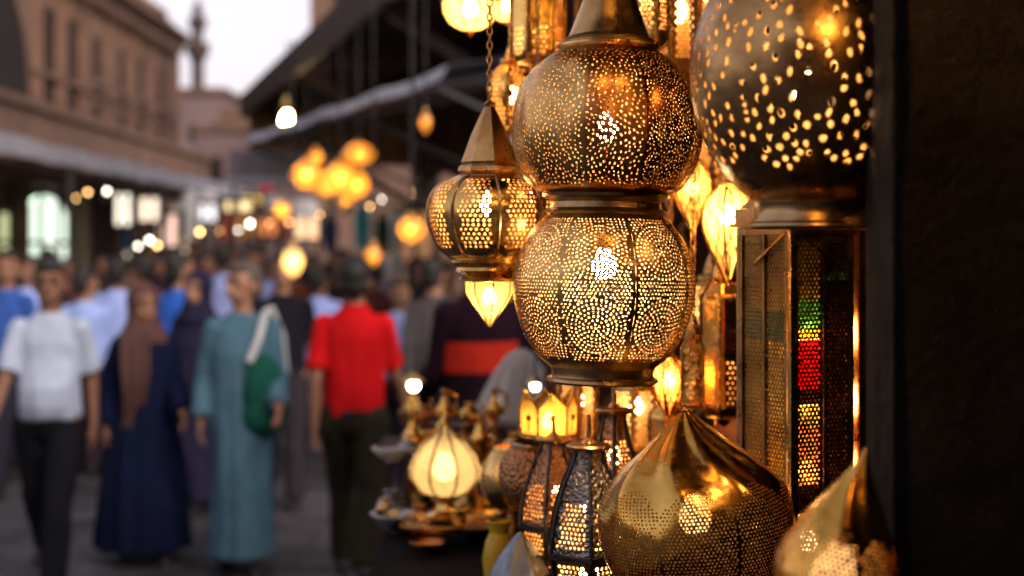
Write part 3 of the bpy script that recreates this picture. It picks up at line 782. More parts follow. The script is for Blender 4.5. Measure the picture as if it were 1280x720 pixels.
def body_mb(J, yaw=0, female=False, belly=0, thin=1.0):
    b = MB(); V = Vector
    b.loft([(0, 0, .86, .12, .09), (0, 0, .92, .155, .11), (0, -.005-belly*.3, 1.05, .135, .10+belly*.5), (0, 0, 1.2, .15, .105), (0, .005, 1.34, .150, .092), (0, .01, 1.40, .125, .070), (0, .01, 1.47, .07, .06)], 24)
    b.tube([V((0, .01, 1.42)), V((0, -.002, 1.55))], [.062, .052], 14)
    for s in (-1, 1):
        b.limb([(J['hip', s], .085*thin), (J['knee', s], .055*thin), (J['ankle', s], .038*thin)])
        a = J['ankle', s]; b.limb([(a+V((0, .02, -.035)), .035), (a+V((0, -.10, -.055)), .034), (a+V((0, -.155, -.065)), .024)])
        b.limb([(J['sh', s], .043), (J['elb', s], .036), (J['wr', s], .026)])
        # hand: palm, four unequal bent fingers and a thumb leaving the side of the palm
        w = J['wr', s]; d = J['hd', s]; side = V((0, -1, 0)); side = (side-d*side.dot(d)).normalized(); nrm = d.cross(side)*s   # nrm: palm faces the thigh
        if nrm.x*s > 0: nrm = -nrm
        pc = w+d*.05
        for q in (-.025, -.008, .008, .025): b.limb([(w+d*.012+side*q*.5, .014), (w+d*.085+side*q, .0125)])
        for q, L_ in ((-.030, .062), (-.010, .075), (.010, .080), (.030, .070)):
            r0 = w+d*.088+side*q; m1 = r0+(d*.9+nrm*.35).normalized()*L_*.5; m2 = m1+(d*.65+nrm*.75).normalized()*L_*.45
            b.limb([(r0, .0095), (m1, .0088), (m2, .0075)])
        r0 = w+d*.03+side*.028; m1 = r0+(d*.6+side*.75+nrm*.2).normalized()*.04; m2 = m1+(d*.85+side*.35+nrm*.3).normalized()*.032
        b.limb([(r0, .013), (m1, .011), (m2, .0088)])
    # head
    h = MB(); h.sphere((0, .012, 1.635), (.077, .094, .098), 24, 16); h.sphere((0, -.02, 1.578), (.056, .066, .062), 20, 12); h.sphere((0, -.055, 1.548), (.026, .024, .02), 12, 8)
    h.limb([((0, -.088, 1.632), .010), ((0, -.104, 1.600), .014)])
    h.sphere((-.012, -.094, 1.594), .009, 8, 6); h.sphere((.012, -.094, 1.594), .009, 8, 6)
    h.tube([(-.045, -.072, 1.655), (0, -.088, 1.658), (.045, -.072, 1.655)], .010, 8)
    for z_, r_ in ((1.568, .0065), (1.557, .0075)): h.tube([(-.022, -.078, z_), (0, -.088, z_), (.022, -.078, z_)], r_, 8)
    for s in (-1, 1): h.sphere((s*.079, .015, 1.615), (.010, .020, .031), 10, 8)
    R = Matrix.Rotation(yaw, 4, 'Z'); hc = Vector((0, .01, 1.57))
    b.add([R@(hc+(v-hc)*1.09) for v in h.v], h.f); return b

def shirt_mb(J, ln='short', g=.02, belly=0, hem=.90):
    b = MB()
    b.loft([(0, 0, hem, .168, .13+belly*.4), (0, -belly*.25, hem+.08, .165, .13+belly*.7), (0, -belly*.3, 1.08, .168, .125+belly*.8), (0, 0, 1.22, .168, .122), (0, .005, 1.32, .175, .118), (0, .01, 1.39, .165, .098), (0, .01, 1.44, .115, .08), (0, .01, 1.478, .07, .064)], 28, .03, 7)
    for s in (-1, 1):
        sh = J['sh', s]; el = J['elb', s]; wr = J['wr', s]
        if ln == 'short': b.limb([(sh, .062), (sh.lerp(el, .5), .060)]); b.tube([sh.lerp(el, .3), sh.lerp(el, .85)], [.060, .064], 14)
        else: b.limb([(sh, .061), (el, .052)]); b.tube([el, el.lerp(wr, .93)], [.052, .046], 14)
    return b
def trousers_mb(J, g=.02):
    b = MB(); b.loft([(0, 0, .80, .13, .10), (0, 0, .86, .165, .13), (0, 0, .94, .17, .125), (0, 0, 1.0, .155, .115)], 24)
    for s in (-1, 1):
        b.limb([(J['hip', s]+Vector((0, 0, -.06)), .105), (J['knee', s], .078)]); b.tube([J['knee', s], J['ankle', s]+Vector((0, 0, -.02))], [.078, .068], 14)
    return b
def robe_mb(J, wide=.25, fold=.07, hem=.09, sleeve=.05, top=1.475):
    b = MB(); st = J['ankle', 1].y-J['ankle', -1].y; my = (J['ankle', 1].y+J['ankle', -1].y)/2
    b.loft([(0, my, hem, wide, wide*.75+abs(st)*.35), (0, my, .35, wide*.93, wide*.7+abs(st)*.3), (0, my*.6, .65, wide*.85, .17+abs(st)*.12), (0, 0, .92, .20, .15), (0, 0, 1.1, .185, .135), (0, 0, 1.25, .19, .13), (0, .005, 1.32, .178, .118), (0, .01, 1.39, .165, .098), (0, .01, 1.44, .115, .08), (0, .01, top, .07, .064)], 56, fold, 11)
    for s in (-1, 1):
        sh = J['sh', s]; el = J['elb', s]; wr = J['wr', s]
        b.limb([(sh, .061), (el, sleeve+.008)]); b.tube([el, el.lerp(wr, .95)], [sleeve+.008, sleeve+.018], 16)
    return b
def shoes_mb(J, s_):
    b = MB()
    for s in (s_,):
        a = J['ankle', s]; b.limb([(a+Vector((0, .035, -.042)), .045), (a+Vector((0, -.09, -.052)), .045), (a+Vector((0, -.175, -.060)), .032)]); b.box(a+Vector((0, -.065, -.088)), (.085, .30, .012))
    return b
def hair_mb(yaw=0, style='short'):
    h = MB(); h.sphere((0, .028, 1.655), (.085, .098, .098), 24, 16)
    if style == 'short': h.sphere((0, .06, 1.60), (.075, .06, .07), 18, 12); h.sphere((0, -.035, 1.71), (.062, .045, .035), 16, 10)
    if style == 'scarf':
        h = MB(); h.sphere((0, .022, 1.648), (.098, .112, .110), 24, 16); h.sphere((0, .03, 1.56), (.092, .095, .09), 20, 12)
        h.loft([(0, .01, 1.40, .17, .12), (0, .01, 1.46, .135, .11), (0, .015, 1.53, .095, .095), (0, .02, 1.6, .085, .09)], 24, .05, 7)
    R = Matrix.Rotation(yaw, 4, 'Z'); hc = Vector((0, .01, 1.57)); h.v = [R@(hc+(v-hc)*1.09) for v in h.v]; return h

M['skin'] = rough_mat('brown_skin', (.26, .125, .07), (.34, .17, .10), 20, .5, .1, 200, .001)
M['skin_d'] = rough_mat('deep_brown_skin', (.17, .08, .045), (.23, .11, .065), 20, .5, .1, 200, .001)
M['hair'] = rough_mat('black_hair', (.008, .007, .006), (.02, .016, .013), 60, .5, .6, 300, .004, (1, 1, .2))
M['hair_g'] = rough_mat('greying_hair', (.05, .04, .03), (.11, .09, .07), 60, .5, .6, 300, .004, (1, 1, .2))
M['shoe'] = rough_mat('dark_shoe_leather', (.01, .009, .009), (.025, .02, .02), 8, .4, .2)
M['eye'] = rough_mat('dark_eye', (.01, .008, .007), (.02, .016, .012), 8, .2, .0)
def carve_face(me, yaw):
    """push the eye sockets in a little"""
    R = Matrix.Rotation(yaw, 4, 'Z')
    for s in (-1, 1):
        c = R@Vector((s*.034, -.090, 1.644))
        for v in me.vertices:
            d = (v.co-c).length
            if d < .02: v.co += (R@Vector((0, .006, 0)))*(1-d/.02)
PEOPLE_TPL = {}
def person(label, px, Y, H, rz, top='shirt', topc=(.5, .5, .5), legc=(.02, .02, .025), stride=.25, arms=((.2, .2, .12), (-.2, .25, .12)), yaw=0, hair='short', haircol='hair', sleeve='short', belly=0, skin='skin', vox=.0085, female=False, group=None, robe=None, scarfc=None, key=None, loc=None, brow=True):
    x = P(px, HY, Y).x
    t = thing('person', label, 'person', (x, Y, 0), rz, group); k = H/1.72; t.scale = (k, k, k)
    J = skel(H, stride, arms, female=female)
    if key and key in PEOPLE_TPL: ms_ = PEOPLE_TPL[key]
    else:
        ms_ = {}
        bm1 = remesh(body_mb(J, yaw, female, belly, .7 if top == 'robe' else 1.0), 'body', vox, 2); carve_face(bm1, yaw); ms_['body'] = bm1
        if top == 'robe': ms_['robe'] = remesh(robe_mb(J, **(robe or {})), 'robe', .014, 3, 1.7)
        else:
            ms_['shirt'] = remesh(shirt_mb(J, sleeve, belly=belly), 'shirt', .012, 3, 4.1); ms_['trousers'] = remesh(trousers_mb(J), 'trousers', .012, 3, 7.7)
        for s in (-1, 1): ms_['shoe', s] = remesh(shoes_mb(J, s), 'shoe', .009, 1)
        hm = remesh(hair_mb(yaw, hair), 'hair', .009, 1)
        R = Matrix.Rotation(-yaw, 4, 'Z')
        for v in hm.vertices:      # open the face side
            q = R@v.co
            if hair == 'short':
                if q.y < -.02 and q.z < 1.70: v.co += R.inverted()@Vector((0, .07, .01))*min(1, (-.02-q.y)*40)
            elif q.y < -.045 and 1.53 < q.z < 1.70 and abs(q.x) < .062: v.co += R.inverted()@Vector((0, .065, 0))
        ms_['hair' if hair == 'short' else 'headscarf'] = hm
        for s in (-1, 1):
            e_ = MB(); e_.sphere(Matrix.Rotation(yaw, 4, 'Z')@Vector((s*.034, -.081, 1.643)), .0125, 12, 8)
            em = bpy.data.meshes.new('eye'); em.from_pydata([tuple(v) for v in e_.v], [], e_.f); ms_['eye', s] = em
        for s in (-1, 1):
            e_ = MB(); Rz = Matrix.Rotation(yaw, 4, 'Z'); e_.tube([Rz@Vector((s*.015, -.104, 1.669)), Rz@Vector((s*.037, -.097, 1.675)), Rz@Vector((s*.057, -.077, 1.668))], [.004, .005, .003], 6)
            em = bpy.data.meshes.new('eyebrow'); em.from_pydata([tuple(v) for v in e_.v], [], e_.f); ms_['eyebrow', s] = em
        for me in ms_.values(): me.materials.append(None)
        if key: PEOPLE_TPL[key] = ms_
    cm = {}
    def slot(nm, me):
        if isinstance(nm, tuple): nm = nm[0]
        o = bpy.data.objects.new(nm, me); link(o, t)
        mt = {'body': lambda: M[skin], 'hair': lambda: M[haircol], 'headscarf': lambda: cloth('headscarf_cloth', scarfc or (.05, .03, .03)), 'eye': lambda: M['eye'], 'eyebrow': lambda: M['hair'],
              'shoe': lambda: M['shoe'], 'shirt': lambda: cloth('shirt_cloth', topc), 'robe': lambda: cloth('robe_cloth', topc), 'trousers': lambda: cloth('trouser_cloth', legc)}[nm]()
        o.material_slots[0].link = 'OBJECT'; o.material_slots[0].material = mt; return o
    for nm, me in ms_.items():
        cm[nm] = slot(nm, me)
    t_ = t; return t, J, cm

# --- the five nearest walkers
person('man in a white t-shirt and black trousers walking at the left edge', 62, 7.7, 1.71, .05, topc=(.44, .50, .62), legc=(.010, .010, .014), stride=.30, arms=((.35, .35, .18), (-.30, .35, .16)), belly=.06, yaw=.12, skin='skin_d')
wo, J, cm = person('woman in a long navy robe and brown headscarf walking beside the white t-shirt man', 180, 8.3, 1.57, .35, top='robe', topc=(.007, .010, .034), stride=.15, arms=((-.2, .4, .25), (.3, .6, .18)), yaw=.2, hair='scarf', scarfc=(.11, .055, .045), female=True, robe=dict(wide=.30, fold=.06, sleeve=.06), belly=0)
sc_ = MB(); vs = []; fs = []
for k in range(15):
    v = k/14; zz = 1.47-.62*v
    for i in range(9):
        u = i/8-.5; vs.append((-.07+u*.16*(1+.15*sin(v*6)), -.135-.012*sin(i*1.8+v*3)-.05*sin(pi*min(1, v*1.2)), zz))
for k in range(15):
    v = k/14; zz = 1.47-.62*v
    for i in range(9):
        u = i/8-.5; vs.append((-.07+u*.16*(1+.15*sin(v*6)), -.120-.012*sin(i*1.8+v*3)-.05*sin(pi*min(1, v*1.2)), zz))
for s_ in (0, 135):
    for k in range(14):
        for i in range(8): a = s_+k*9+i; q = (a, a+1, a+10, a+9); fs.append(q if s_ else q[::-1])
sc_.add(vs, fs).build('scarf', cloth('brown_scarf', (.10, .05, .042)), wo)
te, J, cm = person('man in a teal galabeya with a green shoulder bag looking to the side', 303, 8.05, 1.70, .12, top='robe', topc=(.075, .155, .205), stride=.15, arms=((-.15, .45, .20), (.3, .6, .16)), yaw=-.75, haircol='hair_g', robe=dict(wide=.192, fold=.04, sleeve=.05))
bg_ = MB(); bg_.sphere((.13, -.15, 1.02), (.115, .065, .23), 24, 16); bg_.sphere((.13, -.15, .90), (.125, .07, .12), 20, 12)
bag = mesh('shoulder_bag', *(lambda q: (q.v, q.f))(bg_), cloth('green_bag_cloth', (.012, .085, .06)), te)
MB().tube([(.05, -.17, 1.20), (.10, -.15, 1.33), (.135, -.07, 1.475), (.16, .04, 1.49), (.22, .12, 1.33), (.24, .10, 1.12), (.21, -.08, 1.02)], .020, 8).build('strap', cloth('white_strap', (.62, .62, .60)), te)
rp, J, cm = person('man in a bright red polo shirt and olive black trousers seen from behind', 443, 7.75, 1.735, pi-.08, topc=(.62, .010, .012), legc=(.028, .024, .014), stride=.22, arms=((.30, .55, .16), (-.25, .3, .12)), yaw=.15)
MB().loft([(0, 0, .90, .172, .134), (0, 0, .935, .172, .134)], 30).build('belt', M['shoe'], rp)
MB().lathe([(.075, 1.455), (.082, 1.47), (.070, 1.50), (.062, 1.495)], 24).build('collar', cloth('red_collar', (.55, .01, .012)), rp)
person('man in a black t-shirt walking behind the green shoulder bag', 353, 10.2, 1.74, .1, topc=(.012, .012, .016), legc=(.03, .025, .03), stride=.28, arms=((.3, 1.1, .12), (-.3, .3, .14)), skin='skin')
v_, J, cm = person('shop man in a dark maroon jacket with a red band by the goods table', 600, 7.0, 1.86, pi+.4, sleeve='long', topc=(.020, .008, .014), legc=(.012, .01, .012), stride=.05, arms=((.3, .9, .14), (.2, .7, .14)), skin='skin_d')
MB().loft([(0, 0, 1.12, .176, .133), (0, 0, 1.20, .177, .134), (0, 0, 1.255, .179, .132)], 30, .03, 7).build('red_band', cloth('red_stripe', (.55, .03, .015)), v_)

# --- crowd beyond: every walker an object of his own
G = 'people in the crowd down the street'
A1 = ((.2, .2, .12), (-.2, .25, .12)); A2 = ((-.15, .3, .12), (.3, .4, .12))
A3 = ((.1, 1.3, .14), (-.3, .35, .16)); A4 = ((-.45, .3, .12), (.4, .9, .14))
crowd = [  # px, Y, H, away?, kind, top colour, leg colour, label
 (8, 10.5, 1.76, 0, 'm', (.05, .12, .36), 'man in a royal blue shirt cut off by the left edge of the photo'),
 (36, 13, 1.74, 0, 'm', (.45, .55, .85), 'person in a pale blue shirt just above the white t-shirt man'),
 (108, 11.5, 1.75, 1, 'm', (.42, .53, .82), 'broad man in a light blue shirt right behind the white t-shirt man'),
 (147, 12.4, 1.72, 1, 'm', (.40, .48, .75), 'man in a lilac blue shirt between the white t-shirt man and the veiled woman'),
 (178, 14, 1.74, 1, 'm', (.10, .04, .04), 'man in a dark maroon top right above the veiled woman'),
 (200, 17, 1.70, 0, 'f', (.03, .02, .03), 'woman in black far behind the veiled woman'),
 (226, 11.2, 1.73, 1, 'm', (.04, .14, .48), 'man in a vivid blue shirt between the veiled woman and the teal robed man'),
 (246, 9.9, 1.62, 0, 'f', (.02, .018, .04), 'small woman in dark clothes close to the teal robed man'),
 (262, 15, 1.72, 0, 'm', (.40, .40, .62), 'man in a pale violet shirt left of the greying head of the teal robed man'),
 (284, 13, 1.78, 1, 'm', (.48, .52, .78), 'tall man in a whitish blue shirt behind the greying head of the teal robed man'),
 (318, 14, 1.74, 0, 'm', (.45, .50, .80), 'man in a pale blue shirt between the teal robed man and the black t-shirt man'),
 (335, 18, 1.75, 0, 'm', (.20, .06, .04), 'man in a rust brown top beyond the black t-shirt man'),
 (372, 19, 1.72, 1, 'm', (.30, .10, .05), 'man in an orange brown top under the glowing pale lamp'),
 (400, 12.2, 1.75, 1, 'm', (.44, .52, .84), 'man in a light blue shirt between the black t-shirt and red polo'),
 (425, 16, 1.74, 0, 'm', (.05, .03, .03), 'man in dark brown just left of the red polo man head'),
 (468, 14.5, 1.73, 1, 'm', (.16, .05, .04), 'man in a brick red top just right of the red polo man head'),
 (500, 11.0, 1.66, 0, 'm', (.42, .48, .74), 'person in a pale blue top at the right shoulder of the red polo man'),
 (522, 14, 1.70, 0, 'f', (.04, .03, .035), 'woman in black right of the pale blue top near the goods table'),
 (543, 10.6, 1.68, 1, 'm', (.07, .06, .06), 'man in a charcoal shirt left of the maroon jacket shop man'),
 (563, 13, 1.72, 0, 'm', (.14, .08, .06), 'man in a brown shirt just left of the maroon jacket shop man head'),
 (60, 17, 1.72, 1, 'm', (.06, .04, .05), 'man in dark clothes far behind the left white t-shirt man head'),
 (85, 19, 1.74, 0, 'm', (.16, .06, .05), 'man in a dull red top farther off than the broad light blue shirt'),
 (128, 20, 1.70, 0, 'f', (.05, .03, .04), 'woman in dark brown far off between the two blue shirts on the left'),
 (160, 22, 1.74, 1, 'm', (.22, .12, .10), 'man in a tan brown top far off above the lilac blue shirt'),
 (188, 24, 1.72, 0, 'm', (.45, .42, .50), 'man in a pale grey shirt far off above the veiled woman'),
 (214, 21, 1.76, 1, 'm', (.08, .04, .05), 'man in dark plum far off above the vivid blue shirt'),
 (238, 25, 1.74, 0, 'm', (.40, .34, .34), 'man in a dusty pink shirt far off left of the teal robed man'),
 (268, 23, 1.72, 1, 'm', (.05, .04, .06), 'man in black far off above the pale violet shirt'),
 (300, 24, 1.76, 0, 'm', (.10, .05, .05), 'man in dark red brown far off right of the greying head'),
 (345, 26, 1.74, 1, 'm', (.42, .44, .60), 'man in a pale shirt farthest off above the black t-shirt man'),
 (388, 25, 1.73, 0, 'm', (.05, .05, .10), 'man in dark navy far off left of the red polo man'),
 (412, 22, 1.75, 1, 'm', (.30, .28, .36), 'man in a grey shirt far off under the deep blue cloth'),
 (440, 24, 1.73, 0, 'f', (.06, .04, .04), 'woman in dark cloth far off above the red polo man'),
 (482, 20, 1.74, 1, 'm', (.35, .30, .32), 'man in a pale mauve top far off under the squat yellow lamp'),
 (18, 21, 1.74, 0, 'm', (.12, .06, .05), 'man in dark rust far off near the left edge'),
]
for k, (px, Y, H, away, kind, col, label) in enumerate(crowd):
    col = tuple(c*q for c, q in zip(col, (.80, .85, 1.0))) if col[2] > .3 else col
    if kind == 'm':
        key = 'm%d%d' % (away, k % 4); H = H+rnd.uniform(-.13, .08); person(label, px, Y+rnd.uniform(-.4, .4), H, (pi if away else 0)+rnd.uniform(-.35, .35), topc=col, legc=(.02+.02*rnd.random(), .02, .03), stride=(.30, -.24, .12, -.34)[k % 4], arms=(A1, A2, A3, A4)[k % 4], yaw=(.5, -.2, -.7, .1)[k % 4], key=key, vox=.012, group=G, sleeve='short' if k % 2 else 'long', skin=('skin', 'skin_d')[k % 2])
    else: person(label, px, Y, H, rnd.uniform(-.4, .4), top='robe', topc=col, stride=.1, arms=A1, hair='scarf', scarfc=col, key='f', vox=.012, group=G, female=True, robe=dict(wide=.27, fold=.05))
# ================================================================== LANTERNS
def pf(pts, Y, y0):
    s = Y/FPX; return [(hw*s, (y0-y)*s) for hw, y in pts]
BEAM = 2.90
def hang(t, ztop, wide=.011, mat='bronze', r=.0016, ll=.022):
    """chain from local height ztop up to the shop beam (world z = BEAM)"""
    sx = t.rotation_euler; dz = BEAM-t.location.z
    m = MB().chain((0, 0, ztop), (0, 0, dz), ll, wide, r); m.build('chain', M[mat], t)
    MB().tube([(0, 0, dz-.012), (.01, 0, dz), (0, 0, dz+.012)], .003, 8).build('hook', M['black'], t)
def bulb(t, z, r=.02, mat='bulb', x=0, y=0, name='bulb', rod=None):
    b = MB().lathe([(0, -r), (r*.6, -r*.82), (r*.95, -r*.3), (r, .1*r), (r*.8, r*.7), (r*.5, r*1.2), (r*.4, r*1.5), (0, r*1.5)], 20, (x, y, z)).build(name, M[mat], t)
    MB().lathe([(r*.42, r*1.45), (r*.5, r*1.5), (r*.5, r*2.4), (r*.2, r*2.6), (0, r*2.6)], 16, (x, y, z)).build('socket', M['black'], b)
    return b
def ngon_rm(n):
    def f(th, z):
        w = 2*pi/n; a = np.mod(th, w)-w/2; return cos(pi/n)/np.cos(a)
    return f

# ---- 1. the double gourd lantern in focus
Y = 2.2; s = Y/FPX
t = thing('gourd_lantern', 'big brass lantern of two pierced globes one above the other in the middle', 'lantern', P(757, 260, Y)); t.rotation_euler = (0, radians(1.2), radians(14))
lo = perforated('lower_globe', pf([(66, 458), (84, 442), (101, 414), (112.5, 372), (111, 333), (98, 299), (83, 279), (71, 268)], Y, 260), 8, L_mandala(.0061, .0021, 2, .09, .95, 7), M['silver'], t, rm=lambda th, z: 1+.008*np.abs(np.cos(4*th)), gx=.011, gy=.009)
up = perforated('upper_globe', pf([(74, 243), (92, 236), (108, 214), (117, 185), (118.5, 155), (112, 120), (97, 92), (76, 73), (60, 63)], Y, 260), 10, L_random(.0064, .0021, .10, .93, lambda i: 1.0, 1.5, lambda i: [1.0, .72, 1.1, 1.0, .95][i % 5]), M['silver'], t, rm=lambda th, z: .985+.022*np.abs(np.cos(5*(th-radians(-121)))), gx=.011, gy=.009, a0=radians(-121), pmi=[2, 3, 0, 0, 0, 2, 3, 0, 0, 0], extra=(M['copper'], M['red_reflection']))  # copper and dark red panels paint reflections onto one brass globe
MB().lathe(pf([(60, 478), (67, 478), (70, 475.5), (69, 472), (64, 470), (63, 464), (66, 457), (66, 454.5)], Y, 260), 72).build('bottom_rim', M['bronze'], t, angle=35)
MB().lathe(pf([(70, 270), (74, 268.5), (76.5, 265.5), (74, 263), (70, 261), (69, 254), (72, 250), (79, 247.5), (80, 244), (76, 241.5)], Y, 260), 72).build('neck_band', M['bronze'], t, angle=35)
MB().lathe(pf([(60, 64), (64, 61), (64, 58), (59, 55.5), (56, 54), (57, 51), (53, 49), (50, 46), (41, 22), (33, 0), (24, -26), (14, -52), (8, -62), (11, -66), (11, -71), (5, -76), (1, -78)], Y, 260), 72, rm=lambda a, z: 1+.012*abs(cos(4*a))).build('cap', M['silver'], t, angle=35)
hang(t, s*338, .016, r=.0022, ll=.03)
bulb(t, -s*74, .020, 'bulb_cream', rod=1); bulb(t, s*98, .018, 'bulb')
MB().tube([(0, 0, -s*74+.05), (0, 0, s*320)], .0025, 8).build('stem', M['bronze'], t)

# ---- 2. top right globe lantern (nearer, soft)
Y = 1.75; s = Y/FPX
t = thing('globe_lantern', 'very large dark brass globe lantern with scalloped rows of big holes at the upper right', 'lantern', P(1012, 260, Y)); t.rotation_euler = (0, 0, radians(8))
perforated('globe', pf([(66, 253), (92, 232), (120, 197), (140, 150), (148, 98), (144, 48), (124, -4), (92, -42), (56, -64)], Y, 260), 10, L_loops(.0108, .0046, .08, .95), M['umber'], t, gx=.012, gy=.01)
MB().lathe(pf([(78, 286), (80, 283), (79, 280), (72, 277), (68, 268), (67, 258), (69, 254), (67, 251)], Y, 260), 72).build('bottom_rim', M['bronze'], t, angle=35)
MB().lathe(pf([(56, -62), (60, -66), (58, -70), (48, -74), (40, -95), (26, -135), (12, -165), (4, -172)], Y, 260), 60).build('cap', M['bronze'], t, angle=35)
bulb(t, s*140, .02, 'bulb'); hang(t, s*430, .016, r=.0022, ll=.03)

# ---- 3. ribbed melon lantern on a long chain, and its bigger twin behind
def melon(label, cx, Y, k, y0, rz, sheer, holes, glow='bulb'):
    t = thing('melon_lantern', label, 'lantern', P(cx, y0, Y)); t.rotation_euler = (0, 0, rz)
    s_ = Y/FPX*k
    def q(pts): return [(a*s_, (262-b)*s_) for a, b in pts]
    body = [(50, 322), (66, 308), (77, 285), (80, 263), (75, 243), (62, 229), (44, 221)]
    perforated('body', q(body), 8, holes, M['brass'], t, rm=lambda th, z: .965+.035*np.abs(np.sin(4*th)), gx=.012, gy=.01)
    prof, L = spline(q(body), 30); rb = MB()
    for i in range(8):
        a = 2*pi*i/8; rb.tube([(r*.972*cos(a), r*.972*sin(a), z) for r, z in prof], .0028, 8)
    rb.build('ribs', M['silver'], t)
    MB().lathe(q([(30, 352), (38.5, 351), (39, 348), (36, 346), (28, 345), (33, 342), (44, 338), (42, 334), (45, 331), (49, 328), (47, 325), (52, 322), (49, 319)]), 56).build('lower_band', M['brass'], t, angle=35)
    MB().lathe(q([(44, 224), (42, 220), (37, 218), (40, 214), (39, 209), (35, 206), (36, 203), (31, 190), (23, 168), (14, 148), (7, 134), (8, 130), (3, 126), (1, 124)]), 56, rm=ngon_rm(8)).build('cap', M['silver'], t, angle=25)
    gl = MB().lathe(q([(1, 409), (3, 404), (10, 396), (21, 381), (30, 366), (31, 352)]), 40, rm=ngon_rm(8)).build('glass_drop', M['dropglass'], t, angle=25)
    rb = MB()
    for i in range(8):
        a = 2*pi*(i+.0)/8; rb.tube([(r*1.02*cos(a), r*1.02*sin(a), z) for r, z in q([(2, 408), (10, 396), (21, 381), (30, 366), (31, 352)])], .0012, 6)
    rb.build('drop_ribs', M['brass'], t)
    bulb(t, s_*(262-372), .012, glow, name='lower_bulb'); bulb(t, s_*5, .018, 'bulb')
    hang(t, s_*138, .0085, 'bronze', .0015, .015); return t
M['dropglass'] = glassmat('amber_drop_glass', (1, .70, .28), .2, .55)
melon('ribbed melon shaped brass lantern hanging on a chain left of the double globe lantern', 612, 2.35, 1.0, 262, radians(10), 1, L_hex(.0088, .0029, .16, .90, .010))
melon('larger ribbed brass lantern mostly hidden behind the left side of the double globe lantern', 672, 2.66, 1.12, 250, radians(30), 1, L_hex(.0095, .0030, .16, .90, .010))

# ---- 4. lit glass bowls at the top
M['bowlglass'] = lampglass('glowing_amber_glass', (1.0, .52, .14), .9, 30, .3)
def bowl_lamp(label, cx, cy, Y, k, br=10):
    s_ = Y/FPX*k; t = thing('bowl_lamp', label, 'lamp', P(cx, cy, Y))
    MB().lathe([(a*s_, b*s_) for a, b in [(2, -34), (14, -32), (28, -24), (37, -8), (38, 6)]], 36, rm=ngon_rm(10)).build('glass_bowl', M['dropglass'], t, angle=20)
    MB().lathe([(a*s_, b*s_) for a, b in [(38, 5), (41, 7), (41, 11), (36, 13), (28, 22), (12, 34), (5, 50), (1, 52)]], 40).build('cap', M['gold'], t, angle=35)
    MB().lathe([(a*s_, b*s_) for a, b in [(0, -42), (3, -39), (4, -36), (2, -33)]], 16).build('finial', M['gold'], t)
    m = MB()
    for i in range(10):
        a_ = 2*pi*i/10; m.tube([(a*s_*1.02*cos(a_), a*s_*1.02*sin(a_), b*s_) for a, b in [(3, -34), (14, -32), (28, -24), (37, -8), (38, 6)]], .0014, 6)
    m.build('ribs', M['gold'], t); bulb(t, -4*s_, br*s_, 'bulb_hot'); hang(t, 50*s_); return t
bowl_lamp('lit glass bowl lamp cut off by the top edge left of the long chain', 588, 8, 3.0, .92)
bowl_lamp('smaller lit glass bowl lamp at the top edge just right of the chain', 634, 6, 3.1, .66)

# the same bowl lamps hang on along the shop front, above the picture
for x_, y_, z_, lb in ((.40, 1.05, 2.34, 'glass bowl lamp hung high above the leaning onion lantern'), (.16, 1.55, 2.62, 'glass bowl lamp hung high in front of the double globe lantern'), (.95, 1.75, 2.42, 'glass bowl lamp hung high behind the dark post')):
    q_ = bowl_lamp(lb, 640, HY, 3.0, 1.3, 17); q_.location = (x_, y_, z_)
    for c_ in [c for c in q_.children if c.name.startswith(('chain', 'hook'))]: bpy.data.objects.remove(c_)
    hang(q_, .11)
# ---- 5/6. onion lanterns
def onion(label, cx, cy, Y, prof, tilt, rz, holes, mat, foot, rmf=None, npan=8, seat=None, glow='bulb', by=0):
    s_ = Y/FPX; t = thing('onion_lantern', label, 'lantern', P(cx, cy, Y)); t.rotation_euler = (0, tilt, 0)
    perforated('globe', [(a*s_, b*s_) for a, b in prof], npan, holes, M[mat], t, rm=rmf, gx=.010, gy=.008, a0=rz)
    a, b = prof[0]; MB().lathe([(q*s_, z*s_) for q, z in [(a*foot[0], b-foot[1]), (a*foot[0], b-foot[1]+4), (a*.75, b-foot[1]+8), (a*.8, b-8), (a*1.06, b-4), (a*1.06, b), (a, b+1)]], 60).build('foot', M['bronze'], t, angle=35)
    a, b = prof[-1]; MB().lathe([(max(a, 2)*s_, (b-1)*s_), (a*1.2*s_, (b+2)*s_), (a*.9*s_, (b+5)*s_), (.3*s_, (b+9)*s_)], 20).build('finial', M[mat], t)
    if glow: bulb(t, by*s_, .024, glow)
    return t
def petal(n, a, top):
    def f(th, z): 
        k = np.clip(z/top, 0, 1); return 1+a*k*np.cos(n*th+6*k)
    return f
s5 = 2.05/FPX
onion('large polished brass onion lantern with pointed tip and pierced belly at the bottom centre right', 869, 648, 2.05,
      [(46, -106), (78, -92), (104, -68), (119, -34), (122, 0), (116, 26), (100, 50), (76, 73), (52, 93), (32, 110), (16, 124), (5, 134)], radians(-5.5), .3, L_lace(.0058, .0019, .10, .62), 'onion', (1.25, 50), petal(8, .10, 134*s5), glow='bulb_dim')
s6 = 1.42/FPX
onion('brass onion lantern leaning against the dark post at the lower right', 1043, 722, 1.42,
      [(34, -64), (56, -48), (72, -20), (76, 4), (71, 32), (57, 62), (38, 96), (20, 126), (4, 158)], radians(14), .1, L_lace(.0052, .0017, .10, .58), 'onion', (1.2, 160), petal(8, .06, 158*s6), glow='bulb_dim')

